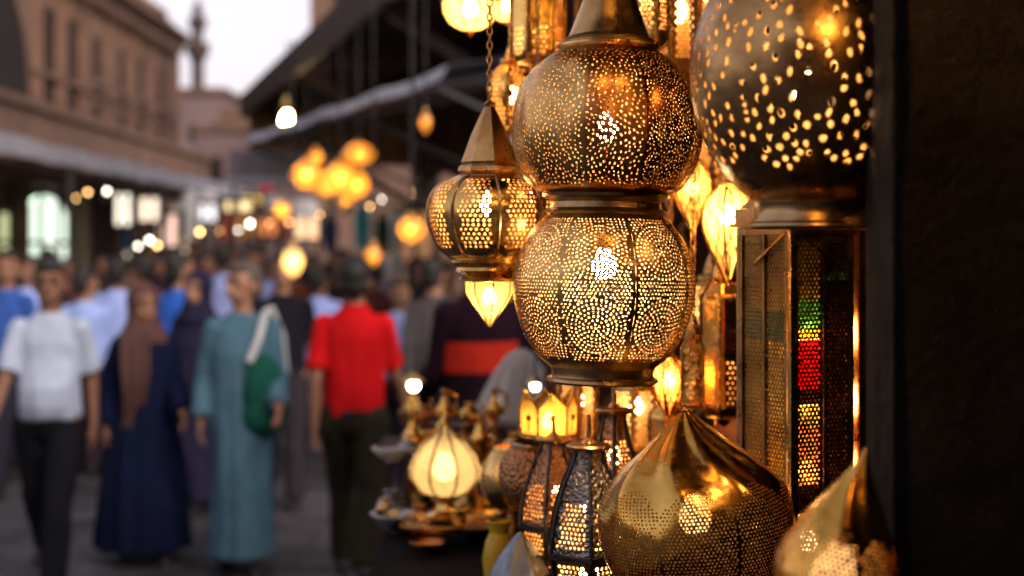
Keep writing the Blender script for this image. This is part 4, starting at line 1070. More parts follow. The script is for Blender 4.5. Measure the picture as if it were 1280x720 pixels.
# ---- 7. tall four sided lantern with coloured glass
Y = 2.27; s = Y/FPX
t = thing('column_lantern', 'tall square lantern with coloured glass bands behind pierced metal beside the dark post', 'lantern', (P(990, 300, 2.2).x, 2.2, 1.233))
a_ = .135; th0 = radians(27)       # corner nearest the camera at the origin
eR = Vector((cos(th0), sin(th0), 0)); eL = Vector((-sin(th0), cos(th0), 0)); Hc = CAMZ-(283-HY)/FPX*2.2-1.233
cn = [Vector((0, 0, 0)), eR*a_, eR*a_+eL*a_, eL*a_]
M['c_teal'] = glassmat('teal_glass', (.04, .26, .25), .2, .6); M['c_green'] = glassmat('green_glass', (.30, .62, .22), .2, .6)
M['c_red'] = glassmat('red_glass', (1, .05, .06), .2, .6); M['c_yel'] = glassmat('yellow_glass', (.98, .62, .04), .2, .6)
M['c_peach'] = glassmat('peach_glass', (1, .52, .26), .2, .6); M['c_clear'] = glassmat('clear_tan_glass', (.80, .58, .20), .2, .6)
M['c_blue'] = glassmat('blue_glass', (.06, .16, .45), .2, .6); M['c_dark'] = glassmat('smoky_glass', (.10, .05, .03), .2, .6)
fr_ = MB()
for i in (0, 2, 3):
    c = cn[i]; fr_.bar(c, c+Vector((0, 0, Hc)), .008, .008, up=eR)
for z_ in (.0, Hc-.012):
    for i in range(4): a, b_ = cn[i], cn[(i+1) % 4]; fr_.bar(a+Vector((0, 0, z_+.006)), b_+Vector((0, 0, z_+.006)), .009, .012)
fr_.build('frame', M['bronze'], t, smooth=False)
MB().bar(cn[1], cn[1]+Vector((0, 0, Hc)), .020, .020, up=eR).build('corner_post', M['copper'], t, smooth=False)
MB().bar(cn[0]-(eR+eL)*.003, cn[0]-(eR+eL)*.003+Vector((0, 0, Hc)), .009, .009, up=eR).build('corner_post', M['brass'], t, smooth=False)
def zrow(y): return CAMZ-(y-HY)/FPX*2.23-1.233
cL = [('c_clear', 292, 388), ('c_teal', 388, 428), ('c_clear', 428, 532), ('c_yel', 532, 592), ('c_clear', 592, 640)]
cR = [('c_clear', 292, 375), ('c_green', 375, 412), ('c_yel', 412, 424), ('c_red', 424, 486), ('c_dark', 486, 505), ('c_clear', 505, 530), ('c_peach', 530, 606), ('c_dark', 606, 640)]
cD = [('c_dark', 292, 340), ('c_green', 340, 352), ('c_dark', 352, 640)]
for (org, dr, cols, splits) in ((cn[0], eL, [cL, cL], (.08, .50, .94)), (cn[0], eR, [cR, cD], (.05, .47, .86)), (cn[3], eR, [cL, cR], (.05, .5, .95)), (cn[1], eL, [cR, cL], (.15, .5, .95))):
    nrm = Vector((0, 0, 1)).cross(dr); ctr = (cn[0]+cn[2])/2
    if (org+dr*a_/2-ctr).dot(nrm) < 0: nrm = -nrm
    for q in range(2):
        u0, u1 = splits[q]*a_+.003, splits[q+1]*a_-.003; Wd = u1-u0
        hs_ = L_hex(.0078, .0027, .02, .98, .0012)(0, Wd, Hc-.02, lambda y: 1.0, 1.0)
        hs_ = [(h[0], h[1], h[2]*(q_ := rnd.uniform(.72, 1.1)), h[3]*q_, rnd.uniform(0, 3)) for h in hs_]
        V, T = cdt_panel(Wd, Hc-.02, hs_, .02, .02, 6)
        flip = dr.cross(Vector((0, 0, 1))).dot(nrm) < 0
        def fn(x, y, org=org, dr=dr, u0=u0, Wd=Wd, flip=flip):
            xx = (Wd-x) if flip else x; p0 = org+dr*u0+Vector((0, 0, .01))
            return np.stack([p0.x+dr.x*xx, p0.y+dr.y*xx, p0.z+y], 1)
        pn = shell('pierced_panel', [(V, T, fn)], M['panelmetal'], M['inner'], t, .0008)
        for c_, ya, yb in cols[q]:
            za, zb = zrow(yb), zrow(ya); za = max(za, .012); zb = min(zb, Hc-.013)
            if zb-za < .004: continue
            pm = org+dr*((u0+u1)/2)-nrm*.004+Vector((0, 0, (za+zb)/2)); R_ = Matrix((dr, nrm, Vector((0, 0, 1)))).transposed()
            MB().box(pm, (Wd, .0012, zb-za-.0001), R_).build('glass_pane', M[c_], pn, smooth=False)
    m = MB()
    for u in splits: m.bar(org+dr*u*a_+nrm*.001+Vector((0, 0, .012)), org+dr*u*a_+nrm*.001+Vector((0, 0, Hc-.012)), .006, .005, up=dr)
    m.build('mullions', M['bronze'], t, smooth=False)
    mid_ = org+nrm*.008
    apex = org+nrm*.008+Vector((0, 0, Hc-.010))+dr*.006; foot_ = org+dr*(.085 if dr is eL else .078)+nrm*.008+Vector((0, 0, Hc-.058))
    MB().bar(apex, foot_, .004, .004).build('gable_strip', M['gold'], t, smooth=False)
c0 = (cn[0]+cn[2])/2
MB().loft([(c0.x, c0.y, Hc+.0, .135, .135), (c0.x, c0.y, Hc+.012, .135, .135), (c0.x, c0.y, Hc+.013, .115, .115), (c0.x, c0.y, Hc+.05, .10, .10), (c0.x, c0.y, Hc+.11, .02, .02)], 4).build('roof', M['brass'], t, smooth=False) if False else None
rf = MB(); up_ = Vector((0, 0, 1))
for (g_, z0_, z1_) in ((.012, .0005, .006), (.006, .006, .030)):
    rf.box(c0+up_*(Hc+(z0_+z1_)/2), (a_+2*g_, a_+2*g_, z1_-z0_), Matrix((eR, eL, up_)).transposed())
tip = c0+up_*(Hc+.12); base = [c0+(c-c0)*1.0+up_*(Hc+.031) for c in cn]
rf.add(base+[tip], [(0, 1, 4), (1, 2, 4), (2, 3, 4), (3, 0, 4), (3, 2, 1, 0)]); rf.build('roof', M['bronze'], t, smooth=False)
for zz in (.10, .21, .32, .43): bulb(t, zz, .0165, 'bulb', c0.x+.012, c0.y-.012)

# ---- 8. bright pierced lanterns between the double globe and the column
def drop(label, cx, cy, Y, k, mat, glow, holes, rz=0, prof=None, name='drop_lantern', br=.016, np_=6, ch=True, bz=0, glass=False):
    s_ = Y/FPX*k; t = thing(name, label, 'lantern', P(cx, cy, Y), rz)
    prof = prof or [(4, -72), (12, -58), (25, -32), (34, -6), (35, 14), (28, 32), (14, 46)]
    if glass:
        MB().lathe([(a*s_*.97, b*s_) for a, b in prof], 48, rm=ngon_rm(np_)).build('glass_body', M['glassy2'], t, angle=25)
        m = MB()
        for i in range(np_):
            a_ = 2*pi*i/np_; m.tube([(a*s_*cos(a_), a*s_*sin(a_), b*s_) for a, b in prof], .0022, 6)
        for i in range(np_*2):
            a_ = 2*pi*i/(np_*2)
            for q in (0.0, .5): m.tube([(r_*cos(a_+d_), r_*sin(a_+d_), z_) for r_, z_, d_ in [(float(np.interp(u, range(len(prof)), [p[0] for p in prof]))*s_*.985, float(np.interp(u, range(len(prof)), [p[1] for p in prof]))*s_, (.35 if q else -.35)*sin(u*1.6)) for u in np.linspace(.4, len(prof)-1.2, 16)]], .0012, 5)
        m.build('cage', M['gold'], t)
    else: perforated('body', [(a*s_, b*s_) for a, b in prof], np_, holes, M[mat], t, gx=.011, gy=.01, rm=ngon_rm(np_))
    a, b = prof[-1]; MB().lathe([(q*s_, z*s_) for q, z in [(a, b-1), (a+3, b+1), (a+2, b+4), (a*.7, b+7), (a*.5, b+18), (a*.2, b+28), (.5, b+30)]], 36).build('cap', M[mat], t, angle=35)
    a, b = prof[0]; MB().lathe([(q*s_, z*s_) for q, z in [(.3, b-10), (a*.6, b-7), (a*.5, b-4), (a+1, b-1), (a, b+1)]], 30).build('finial', M[mat], t, angle=35)
    if glow: bulb(t, bz*s_, br, glow)
    if ch: hang(t, (prof[-1][1]+28)*s_)
    return t, s_
M['glassy2'] = glassmat('amber_cage_glass', (1, .60, .18), .25, .6)
t, s_ = drop('glowing drop shaped brass lantern with a small oval mirror hanging above the coloured column', 911, 278, 2.6, 1.0, 'gold', 'bulb_hot', None, .2, bz=6, glass=True)
MB().tube([(.013+.0145*cos(a), -.050, -.062+.036*sin(a)) for a in [2*pi*k/28 for k in range(28)]], .0032, 8, closed=True).build('mirror_frame', M['silver'], t)
MB().add([(.013, -.050, -.062)]+[(.013+.014*cos(a), -.050, -.062+.035*sin(a)) for a in [2*pi*k/28 for k in range(28)]], [(0, 1+(k+1) % 28, 1+k) for k in range(28)]).build('mirror', metal('mirror_glass', (.10, .11, .12), (.14, .15, .16), (.05, .1)), t)
drop('small glowing brass lantern squeezed between the two big globe lanterns', 866, 236, 2.75, .72, 'gold', 'bulb', None, .5, br=.013, glass=True)
drop('glowing brass drop lantern just right of the base of the double globe lantern', 836, 476, 2.7, .62, 'gold', 'bulb', None, .1, br=.013, glass=True)

# ---- 9. hammered brass panel lanterns deeper in the display
def prism(label, cx, ytop, ybot, hw, Y, mat, n=6, rz=0, glow='bulb_s', holes=None, panel2=None, pitch=.010):
    s_ = Y/FPX; cy = (ytop+ybot)/2; hh = (ybot-ytop)/2; t = thing('prism_lantern', label, 'lantern', P(cx, cy, Y), rz)
    pr_ = [(hw*.72, -hh), (hw*.98, -hh*.86), (hw, -hh*.8), (hw, hh*.7), (hw*.98, hh*.76), (hw*.6, hh)]
    perforated('body', [(a*s_, b*s_) for a, b in pr_], n, holes or L_hex(pitch, .003, .2, .80, .006), M[mat], t, gx=.012, gy=.012, rm=ngon_rm(n), smoothed=False)
    m = MB()
    for i in range(n):
        a_ = 2*pi*i/n; m.tube([(a*s_*1.02*cos(a_), a*s_*1.02*sin(a_), b*s_) for a, b in pr_], .0022, 6)
    m.build('ribs', M['brass'], t)
    MB().lathe([(q*s_, z*s_) for q, z in [(hw*.62, hh-1), (hw*.66, hh+2), (hw*.5, hh+5), (hw*.42, hh+18), (hw*.15, hh+30), (.5, hh+33)]], 30).build('cap', M[mat], t, angle=35)
    MB().lathe([(q*s_, z*s_) for q, z in [(.5, -hh-14), (hw*.2, -hh-10), (hw*.3, -hh-5), (hw*.76, -hh-1), (hw*.72, -hh+1)]], 30).build('finial', M[mat], t, angle=35)
    bulb(t, .2*hh*s_, min(.026, hw*s_*.5) if glow == 'bulb_s' else .015, glow); hang(t, (hh+32)*s_); return t
def L_few(i, Wd, L, rad, R): return [h for h in L_hex(.011, .0028, .12, .42, .010)(i, Wd, L, rad, R)]
prism('tall hammered brass prism lantern left of the coloured column', 905, 352, 520, 31, 2.72, 'gold', 6, .2, 'bulb', L_few)
prism('narrow leaf like hammered brass lantern right beside the lower pierced globe', 866, 424, 505, 18, 2.62, 'hammer', 4, .6, 'bulb_s', L_few)
prism('hammered copper prism lantern low behind the shoulder of the large onion lantern', 925, 500, 610, 34, 2.85, 'copper', 6, .4, 'bulb', L_few)
prism('small hammered brass prism lantern behind the tip of the large onion lantern', 838, 505, 600, 28, 2.9, 'gold', 6, .1, 'bulb', L_few)
prism('amber brass prism lantern under the bottom rim of the double globe lantern', 795, 470, 570, 30, 3.0, 'hammer', 6, .3, 'bulb')
prism('copper prism lantern glowing between the black framed lantern and the double globe', 722, 462, 560, 28, 3.15, 'hamcop', 6, .5, 'bulb')
prism('embossed copper lantern above the gap between the two big globe lanterns', 845, -40, 100, 34, 2.95, 'hamcop', 6, .25, 'bulb_s')
prism('hammered brass lantern at the top just left of the double globe cap', 672, -30, 78, 34, 2.85, 'gold', 6, .1, 'bulb', L_few)
prism('tall brass lantern at the top behind the right shoulder of the double globe cap', 812, -60, 60, 24, 2.7, 'hammer', 5, .0, 'bulb')
prism('dim copper lantern at the top behind the left side of the very large globe', 893, -50, 60, 26, 3.3, 'hamcop', 6, .4, 'bulb_s')
drop('dark copper drop lantern hidden in the gap right of the double globe neck', 893, 180, 3.2, .9, 'copper', 'bulb_s', L_hex(.012, .004, .08, .94, .003), .3)
drop('brass drop lantern showing as a gold strip left of the upper globe', 640, 120, 3.0, .9, 'gold', 'bulb_s', L_hex(.012, .004, .08, .94, .003), .3)
drop('brass drop lantern hanging low behind the right flank of the lower globe', 890, 400, 3.1, 1.1, 'hammer', 'bulb', L_hex(.014, .005, .08, .94, .003), .3)

# ---- 11. black framed standing lanterns
def framed(label, cx, ring_y, Y, hw, ybot, mat, rz, rod, holes, lower=True, glow='bulb_s', zt=1.233, shape=None):
    s_ = Y/FPX; zr = CAMZ-(ring_y-HY)*s_; t = thing('framed_lantern', label, 'lantern', (P(cx, 0, Y).x, Y, zt), rz)
    def z(y): return CAMZ-(y-HY)*s_-zt
    h = ybot-ring_y
    pr_ = shape or [(.34, .95+.05), (.44, .86), (.66, .66), (.86, .40), (.97, .16), (1, 0)]
    prof = [(r*hw*s_, z(ybot)+q*h*s_*.97) for r, q in reversed(pr_)]
    perforated('dome', prof, 6, holes, M[mat], t, gx=.010, gy=.009, rm=ngon_rm(6))
    m = MB(); sp, _ = spline(prof, 20)
    for i in range(6):
        a = 2*pi*i/6; m.tube([(r*1.01*cos(a), r*1.01*sin(a), q) for r, q in sp]+[], .0032, 8)
    m.build('ribs', M['black'], t)
    MB().lathe([(hw*.38*s_, z(ring_y)-.006), (hw*.50*s_, z(ring_y)-.003), (hw*.52*s_, z(ring_y)+.001), (hw*.48*s_, z(ring_y)+.004), (hw*.18*s_, z(ring_y)+.006), (.004, z(ring_y)+.014), (.003, z(ring_y)+rod*s_), (0, z(ring_y)+rod*s_)], 36).build('top_ring', M['silver'], t, angle=35)
    zb = z(ybot); m = MB()
    m.lathe([(hw*.98*s_, zb-.006), (hw*1.05*s_, zb-.004), (hw*1.05*s_, zb+.003), (hw*.98*s_, zb+.005)], 6, a0=0).build('middle_band', M['black'], t, angle=20)
    lowp = [(hw*.80*s_, .012), (hw*.98*s_, zb-.004)]
    perforated('lower_panels', lowp, 6, L_hex(.009, .003, .12, .9, .006), M['bronze'], t, gx=.012, gy=.012, rm=ngon_rm(6), smoothed=False)
    for i in range(6): m = MB(); a = 2*pi*i/6; m.tube([(lowp[0][0]*1.02*cos(a), lowp[0][0]*1.02*sin(a), 0.0), (lowp[1][0]*1.02*cos(a), lowp[1][0]*1.02*sin(a), zb)], .0032, 8).build('lower_rib', M['black'], t)
    MB().lathe([(hw*.9*s_, 0), (hw*.9*s_, .010), (hw*.7*s_, .012), (0, .012)], 6).build('base', M['black'], t, angle=20)
    bulb(t, max(.05, zb*.5), .016, glow); bulb(t, zb+.45*h*s_, .013, glow); return t
framed('black ribbed standing lantern with blue grey pierced dome left of the large onion lantern', 736, 558, 2.3, 55, 690, 'blackpan', radians(90), 40, L_hex(.0085, .0026, .10, .52, .006), glow='bulb')
framed('reddish brown ribbed standing lantern behind the black one', 692, 549, 2.55, 44, 655, 'hamcop', radians(75), 30, L_hex(.0085, .0024, .10, .5, .006))
framed('spired dark standing lantern with flared legs beneath the double globe lantern', 768, 513, 2.5, 46, 620, 'hamcop', radians(85), 36, L_hex(.0085, .0026, .05, .7, .006), shape=[(.30, 1.0), (.36, .84), (.50, .6), (.72, .36), (.9, .12), (1, 0)])

# ---- 12. round brown pots, crown lamp
def pot(label, cx, cy, Y, hw, mat, zt, rimmat='brass', glow=None, name='round_lantern'):
    s_ = Y/FPX; t = thing(name, label, 'lantern', (P(cx, 0, Y).x, Y, zt)); zc = CAMZ-(cy-HY)*s_-zt
    pr_ = [(.55, -.86), (.80, -.66), (.97, -.3), (1, 0), (.95, .34), (.78, .68), (.58, .88)]
    perforated('globe', [(a*hw*s_, zc+b*hw*s_) for a, b in pr_], 8, L_hex(.010, .0018, .55, .85, .004), M[mat], t, gx=.012, gy=.012)
    MB().lathe([(a*hw*s_, zc+b*hw*s_) for a, b in [(.50, .90), (.60, .86), (.64, .89), (.62, .94), (.54, .97), (.54, .90)]], 44).build('rim', M[rimmat], t, angle=35)
    zf = zc-.86*hw*s_
    if zf > .02: MB().lathe([(hw*.5*s_, 0), (hw*.5*s_, .006), (hw*.22*s_, .014), (hw*.2*s_, zf-.012), (hw*.5*s_, zf-.004), (hw*.56*s_, zf)], 40).build('foot', M[rimmat], t, angle=35)
    if glow: bulb(t, zc, .014, glow)
    return t
pot('round brown copper lantern left of the reddish brown ribbed one', 664, 592, 2.72, 41, 'hamcop', 1.12, 'bronze')
pot('round brass rimmed lantern peeking out left of the brown copper one', 642, 598, 2.95, 42, 'brass', 1.12, 'gold', 'bulb_s')
Y = 2.7; s = Y/FPX; zt = 1.233
M['crownglass'] = lampglass('glowing_crown_glass', (1.0, .50, .12), 1.0, 50, .35)
t = thing('crown_lamp', 'glowing brass crown shaped lamp with pointed panels above the brown copper lantern', 'lamp', (P(686, 0, Y).x, Y, zt))
def zz(y): return CAMZ-(y-HY)*s-zt
for i in range(6):
    a0_, a1_ = 2*pi*i/6+.12, 2*pi*(i+1)/6+.12; r_ = 35*s
    p0 = Vector((r_*cos(a0_), r_*sin(a0_), 0)); p1 = Vector((r_*cos(a1_), r_*sin(a1_), 0)); nn = ((p0+p1)/2).normalized()*.0016
    pts = [p0*1.0+Vector((0, 0, zz(541))), p1+Vector((0, 0, zz(541))), p1*1.03+Vector((0, 0, zz(508))), (p0+p1)/2*1.08+Vector((0, 0, zz(489))), p0*1.03+Vector((0, 0, zz(508)))]
    MB().add(pts+[p-nn for p in pts], [(0, 1, 2, 3, 4), (9, 8, 7, 6, 5)]+[(k, (k+5), 5+(k+1) % 5, (k+1) % 5) for k in range(5)]).build('glass_panel', M['dropglass'], t, smooth=False)
    m = MB().tube([pts[1]*1, pts[2], pts[3], pts[4], pts[0]], .0022, 6); m.tube([pts[2], pts[2]+Vector((0, 0, .012))], [.003, .001], 6)
    c_ = ((p0+p1)/2)*1.04+Vector((0, 0, zz(520))); m.box(c_, (.009, .009, .009)); m.bar(c_, c_-Vector((0, 0, .025)), .002); m.build('panel_frame', M['gold'], t)
MB().lathe([(38*s, zz(545)), (38*s, zz(541)), (35*s, zz(540)), (33*s, zz(544))], 6, a0=.12).build('band', M['gold'], t, angle=20)
MB().lathe([(26*s, 0), (26*s, .006), (9*s, .012), (7*s, zz(552)), (30*s, zz(546)), (36*s, zz(545))], 36).build('stem', M['bronze'], t, angle=35)
bulb(t, zz(528), .014, 'bulb_hot')

# ---- 13. blurred glowing onion table lamp with tray
M['shadeglass'] = glassmat('cream_shade_glass', (1.0, .80, .48), .3, .80)
Y = 3.35; s = Y/FPX; zt = 1.176
t = thing('table_lamp', 'glowing cream onion shaped table lamp standing on the tray', 'lamp', (P(556, 0, Y).x, Y, zt))
MB().lathe([(a*s, b*s) for a, b in [(15, 26), (33, 33), (43, 48), (44, 60), (38, 76), (25, 92), (12, 104), (4, 114)]], 40, rm=lambda a, z: 1+.03*cos(8*a)).build('shade', M['shadeglass'], t)
m = MB()
for i in range(8): a_ = 2*pi*(i+.5)/8; m.tube([(a*s*1.0*cos(a_), a*s*1.0*sin(a_), b*s) for a, b in [(15, 26), (33, 33), (43, 48), (44, 60), (38, 76), (25, 92), (12, 104), (4, 114)]], .003, 6)
m.build('ribs', M['bronze'], t); bulb(t, 58*s, .028, 'bulb_table')
MB().lathe([(a*s, b*s) for a, b in [(0, 0), (26, 0), (26, 3), (12, 8), (9, 16), (18, 22), (18, 27), (14, 28)]], 36).build('base', M['brass'], t, angle=35)
MB().lathe([(a*s, b*s) for a, b in [(5, 112), (8, 116), (5, 121), (2, 126), (.3, 134)]], 20).build('finial', M['gold'], t)
def tray(label, cx, Y, w, d_, z, rz=0, mat='silver'):
    t = thing('tray', label, 'tray', (P(cx, 0, Y).x, Y, z), rz); m = MB()
    def rr(w_, d__, z_, n=8):
        out = []
        for (sx, sy, a0) in ((1, 1, 0), (-1, 1, pi/2), (-1, -1, pi), (1, -1, 3*pi/2)):
            for k in range(n): a = a0+pi/2*k/(n-1); r = min(w_, d__)*.25; out.append((sx*(w_-r)+r*cos(a), sy*(d__-r)+r*sin(a), z_))
        return out
    L1 = [rr(w*.9, d_*.9, 0), rr(w, d_, .012), rr(w*1.03, d_*1.03, .013), rr(w*.93, d_*.93, .003)]; n = 32; fs = [tuple(range(n-1, -1, -1)), tuple(3*n+k for k in range(n))]
    for j in range(3):
        for k in range(n): fs.append((j*n+k, j*n+(k+1) % n, (j+1)*n+(k+1) % n, (j+1)*n+k))
    m.add([v for l in L1 for v in l], fs).build('plate', M[mat], t, angle=35)
    MB().tube([(w*.93*cos(a), d_*.93*sin(a)*1.0, .013) for a in [2*pi*k/40 for k in range(40)]], .0015, 6, closed=True).build('bead', M['brass'], t)
    return t
tray('square edged metal tray under the cream onion table lamp', 560, 3.30, .105, .085, 1.160)
tray('small brass tray right of the cream onion table lamp', 606, 3.42, .06, .05, 1.128, .3, 'brass')

# ---- tables
M['tcloth'] = rough_mat('dark_table_cloth', (.006, .005, .005), (.014, .010, .010), 5, .9, .5, 14, .02, (1, 1, .6), 0, .1); M['tcloth2'] = cloth('dark_maroon_cloth', (.05, .014, .012))
def table(label, x0, x1, y0, y1, z, mat='tcloth', name='display_table', leg=True):
    t = thing(name, label, 'table', ((x0+x1)/2, (y0+y1)/2, 0)); w, d_ = x1-x0, y1-y0
    MB().box((0, 0, z-.0175), (w, d_, .035)).build('table_top', M['wood_d'], t, smooth=False)
    for sx in (-1, 1):
        for sy in (-1, 1): MB().box((sx*(w/2-.05), sy*(d_/2-.05), (z-.036)/2), (.05, .05, z-.036)).build('leg', M['wood_d'], t, smooth=False)
    vs = []; fs = []; n = 120; per = []
    for k in range(n):
        u = k/n*4
        if u < 1: p = (-w/2+w*u, -d_/2)
        elif u < 2: p = (w/2, -d_/2+d_*(u-1))
        elif u < 3: p = (w/2-w*(u-2), d_/2)
        else: p = (-w/2, d_/2-d_*(u-3))
        per.append(p)
    for j, (zz_, o_, f_) in enumerate(((z+.002, .002, 0), (z-.02, .008, .002), (z-.3, .02, .012), (z-.75, .03, .02))):
        for k, (x, y) in enumerate(per):
            q = 1+(o_+f_*sin(k*1.1))/max(abs(x), abs(y)); vs.append((x*q, y*q, zz_))
    for j in range(3):
        for k in range(n): fs.append((j*n+k, (j+1)*n+k, (j+1)*n+(k+1) % n, j*n+(k+1) % n))
    fs.append(tuple(range(n))); MB().add(vs, fs).build('cloth_cover', M[mat], t, angle=50); return t
table('dark cloth covered table under the nearer standing lanterns', .03, 1.22, 1.25, 2.66, 1.231)
table('dark cloth covered goods table beside the walkers', -.30, .36, 2.72, 4.10, 1.118)
t = thing('riser', 'low dark wooden step at the back of the goods table', 'riser', (.0, 3.85, 1.121))
MB().box((0, 0, .065), (.56, .36, .13)).box((0, .1, .165), (.5, .14, .07)).build('step', M['wood_r'], t, smooth=False)

# small goods: brass pots, bowls, cups
def lathe_thing(name, label, cat, x, y, z, prof, mat, group=None, part='body', rim=None, hnd=False):
    t = thing(name, label, cat, (x, y, z), 0, group); MB().lathe(prof, 28).build(part, M[mat], t, angle=40)
    r, q = prof[-1]
    MB().lathe([(r*.96, q-.001), (r*1.08, q), (r*1.08, q+.003), (r*.9, q+.004)], 28).build('rim', M[rim or mat], t, angle=40)
    return t
POT = [(0, 0), (.45, 0), (.5, .06), (.35, .16), (.75, .42), (1, .75), (.95, 1.1), (.6, 1.4), (.38, 1.6), (.5, 1.8)]
BOWL = [(0, 0), (.4, 0), (.42, .08), (.7, .2), (.95, .45), (1, .62)]
CUP = [(0, 0), (.6, 0), (.62, .05), (.8, .5), (.95, 1.2), (1, 1.5)]
EWER = [(0, 0), (.7, 0), (.7, .1), (.3, .3), (.55, .8), (.9, 1.4), (.85, 2.0), (.4, 2.7), (.25, 3.3), (.42, 3.7)]
def sc(p, r): return [(a*r, b*r) for a, b in p]
M['ceram'] = rough_mat('white_glazed_ceramic', (.60, .56, .50), (.75, .72, .66), 10, .25, .05); M['pewter'] = metal('pewter', (.30, .30, .31), (.48, .48, .50), (.3, .5))
M['c_orange'] = rough_mat('orange_glaze', (.55, .17, .03), (.7, .26, .05), 9, .25, .05)
items = [ # px, Y, z, kind, r, mat, label
 (492, 3.72, 1.251, BOWL, .040, 'ceram', 'white bowl farthest left on the riser of the goods table'),
 (519, 3.76, 1.251, BOWL, .036, 'ceram', 'white bowl second from the left on the riser'),
 (501, 3.44, 1.121, BOWL, .052, 'pewter', 'grey metal bowl at the left end of the goods table'),
 (490, 3.60, 1.121, POT, .030, 'pewter', 'small grey pot behind the grey metal bowl'),
 (540, 3.74, 1.251, POT, .022, 'gold', 'small golden pot right of the two white bowls'),
 (556, 3.86, 1.321, EWER, .020, 'gold', 'slim golden ewer behind the cream onion table lamp'),
 (578, 3.74, 1.251, POT, .025, 'gold', 'round golden pot behind the right side of the cream lamp'),
 (600, 3.70, 1.251, EWER, .024, 'gold', 'tall golden ewer between the cream lamp and the brass rimmed round lantern'),
 (530, 3.92, 1.321, POT, .022, 'c_orange', 'small orange pot on the top step left of the ewer'),
 (510, 3.92, 1.321, CUP, .018, 'copper', 'little copper cup at the left of the top step'),
 (588, 3.92, 1.321, POT, .024, 'gold', 'golden pot on the top step above the cream lamp'),
 (618, 3.90, 1.321, EWER, .020, 'brass', 'brass ewer at the right end of the top step'),
 (535, 3.20, 1.121, BOWL, .030, 'copper', 'copper bowl in front of the lamp tray'),
 (604, 3.42, 1.142, BOWL, .034, 'gold', 'golden bowl lying on the small brass tray'),
 (524, 3.44, 1.121, POT, .026, 'copper', 'copper pot left of the lamp tray'),
 (640, 3.55, 1.121, POT, .036, 'gold', 'golden pot behind the brass rimmed round lantern'),
 (660, 3.85, 1.251, POT, .034, 'gold', 'golden pot behind the crown shaped lamp'),
 (574, 3.26, 1.174, CUP, .016, 'brass', 'brass cup on the tray right of the lamp base'),
]
for px, Y, z, K, r, mt, lb in items:
    kind = 'bowl' if K is BOWL else 'cup' if K is CUP else 'ewer' if K is EWER else 'pot'
    t = lathe_thing(kind, lb, kind, P(px, 0, Y).x, Y, z, sc(K, r*1.35), mt, 'metal and ceramic goods on the table')
    if kind == 'ewer':
        r *= 1.35; MB().tube([(.42*r, 0, 3.6*r), (1.2*r, 0, 3.2*r), (1.25*r, 0, 2.0*r), (.85*r, 0, 1.2*r)], .16*r, 8).build('handle', M[mt], t)
        MB().tube([(-.8*r, 0, 1.2*r), (-1.3*r, 0, 2.0*r), (-1.45*r, 0, 3.0*r)], [.2*r, .14*r, .09*r], 8).build('spout', M[mt], t)
M['c_yellow'] = rough_mat('yellow_glaze', (.60, .36, .02), (.75, .48, .04), 9, .3, .05)
M['bluegrey'] = metal('blue_grey_metal', (.20, .22, .27), (.36, .38, .44), (.3, .5), .3, 80)
t = lathe_thing('vase', 'yellow vase at the bottom edge left of the blue grey lantern', 'vase', P(624, 0, 2.85).x, 2.85, 1.121, sc([(0, 0), (.7, 0), (.75, .1), (.9, .9), (1, 1.9), (.8, 2.9), (.55, 3.4), (.72, 4.0)], .034), 'c_yellow')
t = thing('leaf_lantern', 'blue grey teardrop lantern at the bottom edge beneath the round brown ones', 'lantern', (P(650, 0, 2.5).x, 2.5, 1.12))
perforated('body', [(a*2.5/FPX, b*2.5/FPX+.0) for a, b in [(30, 6), (44, 28), (46, 50), (40, 78), (26, 104), (10, 124), (3, 132)]], 6, L_hex(.012, .002, .1, .4, .004), M['bluegrey'], t, rm=ngon_rm(6), gx=.012, gy=.012)
MB().lathe([(.03, 0), (.055, .0), (.055, .006), (.042, .009)], 30).build('foot', M['black'], t)
M['redglass'] = lampglass('glowing_red_glass', (.9, .05, .02), .35, 40, .3)
t = thing('red_lamp', 'small dark red glass lamp low between the reddish brown and the black ribbed lanterns', 'lamp', (P(716, 0, 2.62).x, 2.62, 1.233))
MB().lathe([(.010, .008), (.026, .02), (.034, .05), (.034, .085), (.022, .11), (.02, .125)], 30).build('glass', M['redglass'], t); MB().lathe([(0, 0), (.03, 0), (.03, .004), (.01, .01)], 30).build('foot', M['bronze'], t)

# grey cloth over a peaked stand
t = thing('draped_stand', 'pale grey cloth draped over a peaked stand behind the goods table', 'stand', (P(640, 0, 4.75).x, 4.75, 0))
vs = []; fs = []; n = 60; prof_ = [(.01, 1.475), (.045, 1.455), (.08, 1.40), (.115, 1.32), (.15, 1.22), (.19, 1.05), (.25, .7), (.29, .35), (.31, .02)]
for j, (r, z) in enumerate(prof_):
    for k in range(n):
        a = 2*pi*k/n; q = r*(1+.09*min(1, j/4)*sin(7*a+j*.5)+.05*sin(12*a)); vs.append((q*cos(a)+.03-.10*(1.475-z)*.9, q*sin(a), z))
for j in range(len(prof_)-1):
    for k in range(n): fs.append((j*n+(k+1) % n, j*n+k, (j+1)*n+k, (j+1)*n+(k+1) % n))
MB().add(vs, fs).build('cloth', cloth('pale_grey_cloth', (.62, .56, .52)), t, angle=80); MB().tube([(0, 0, 0), (0.02, 0, 1.46)], .015, 8).build('pole', M['wood_d'], t)

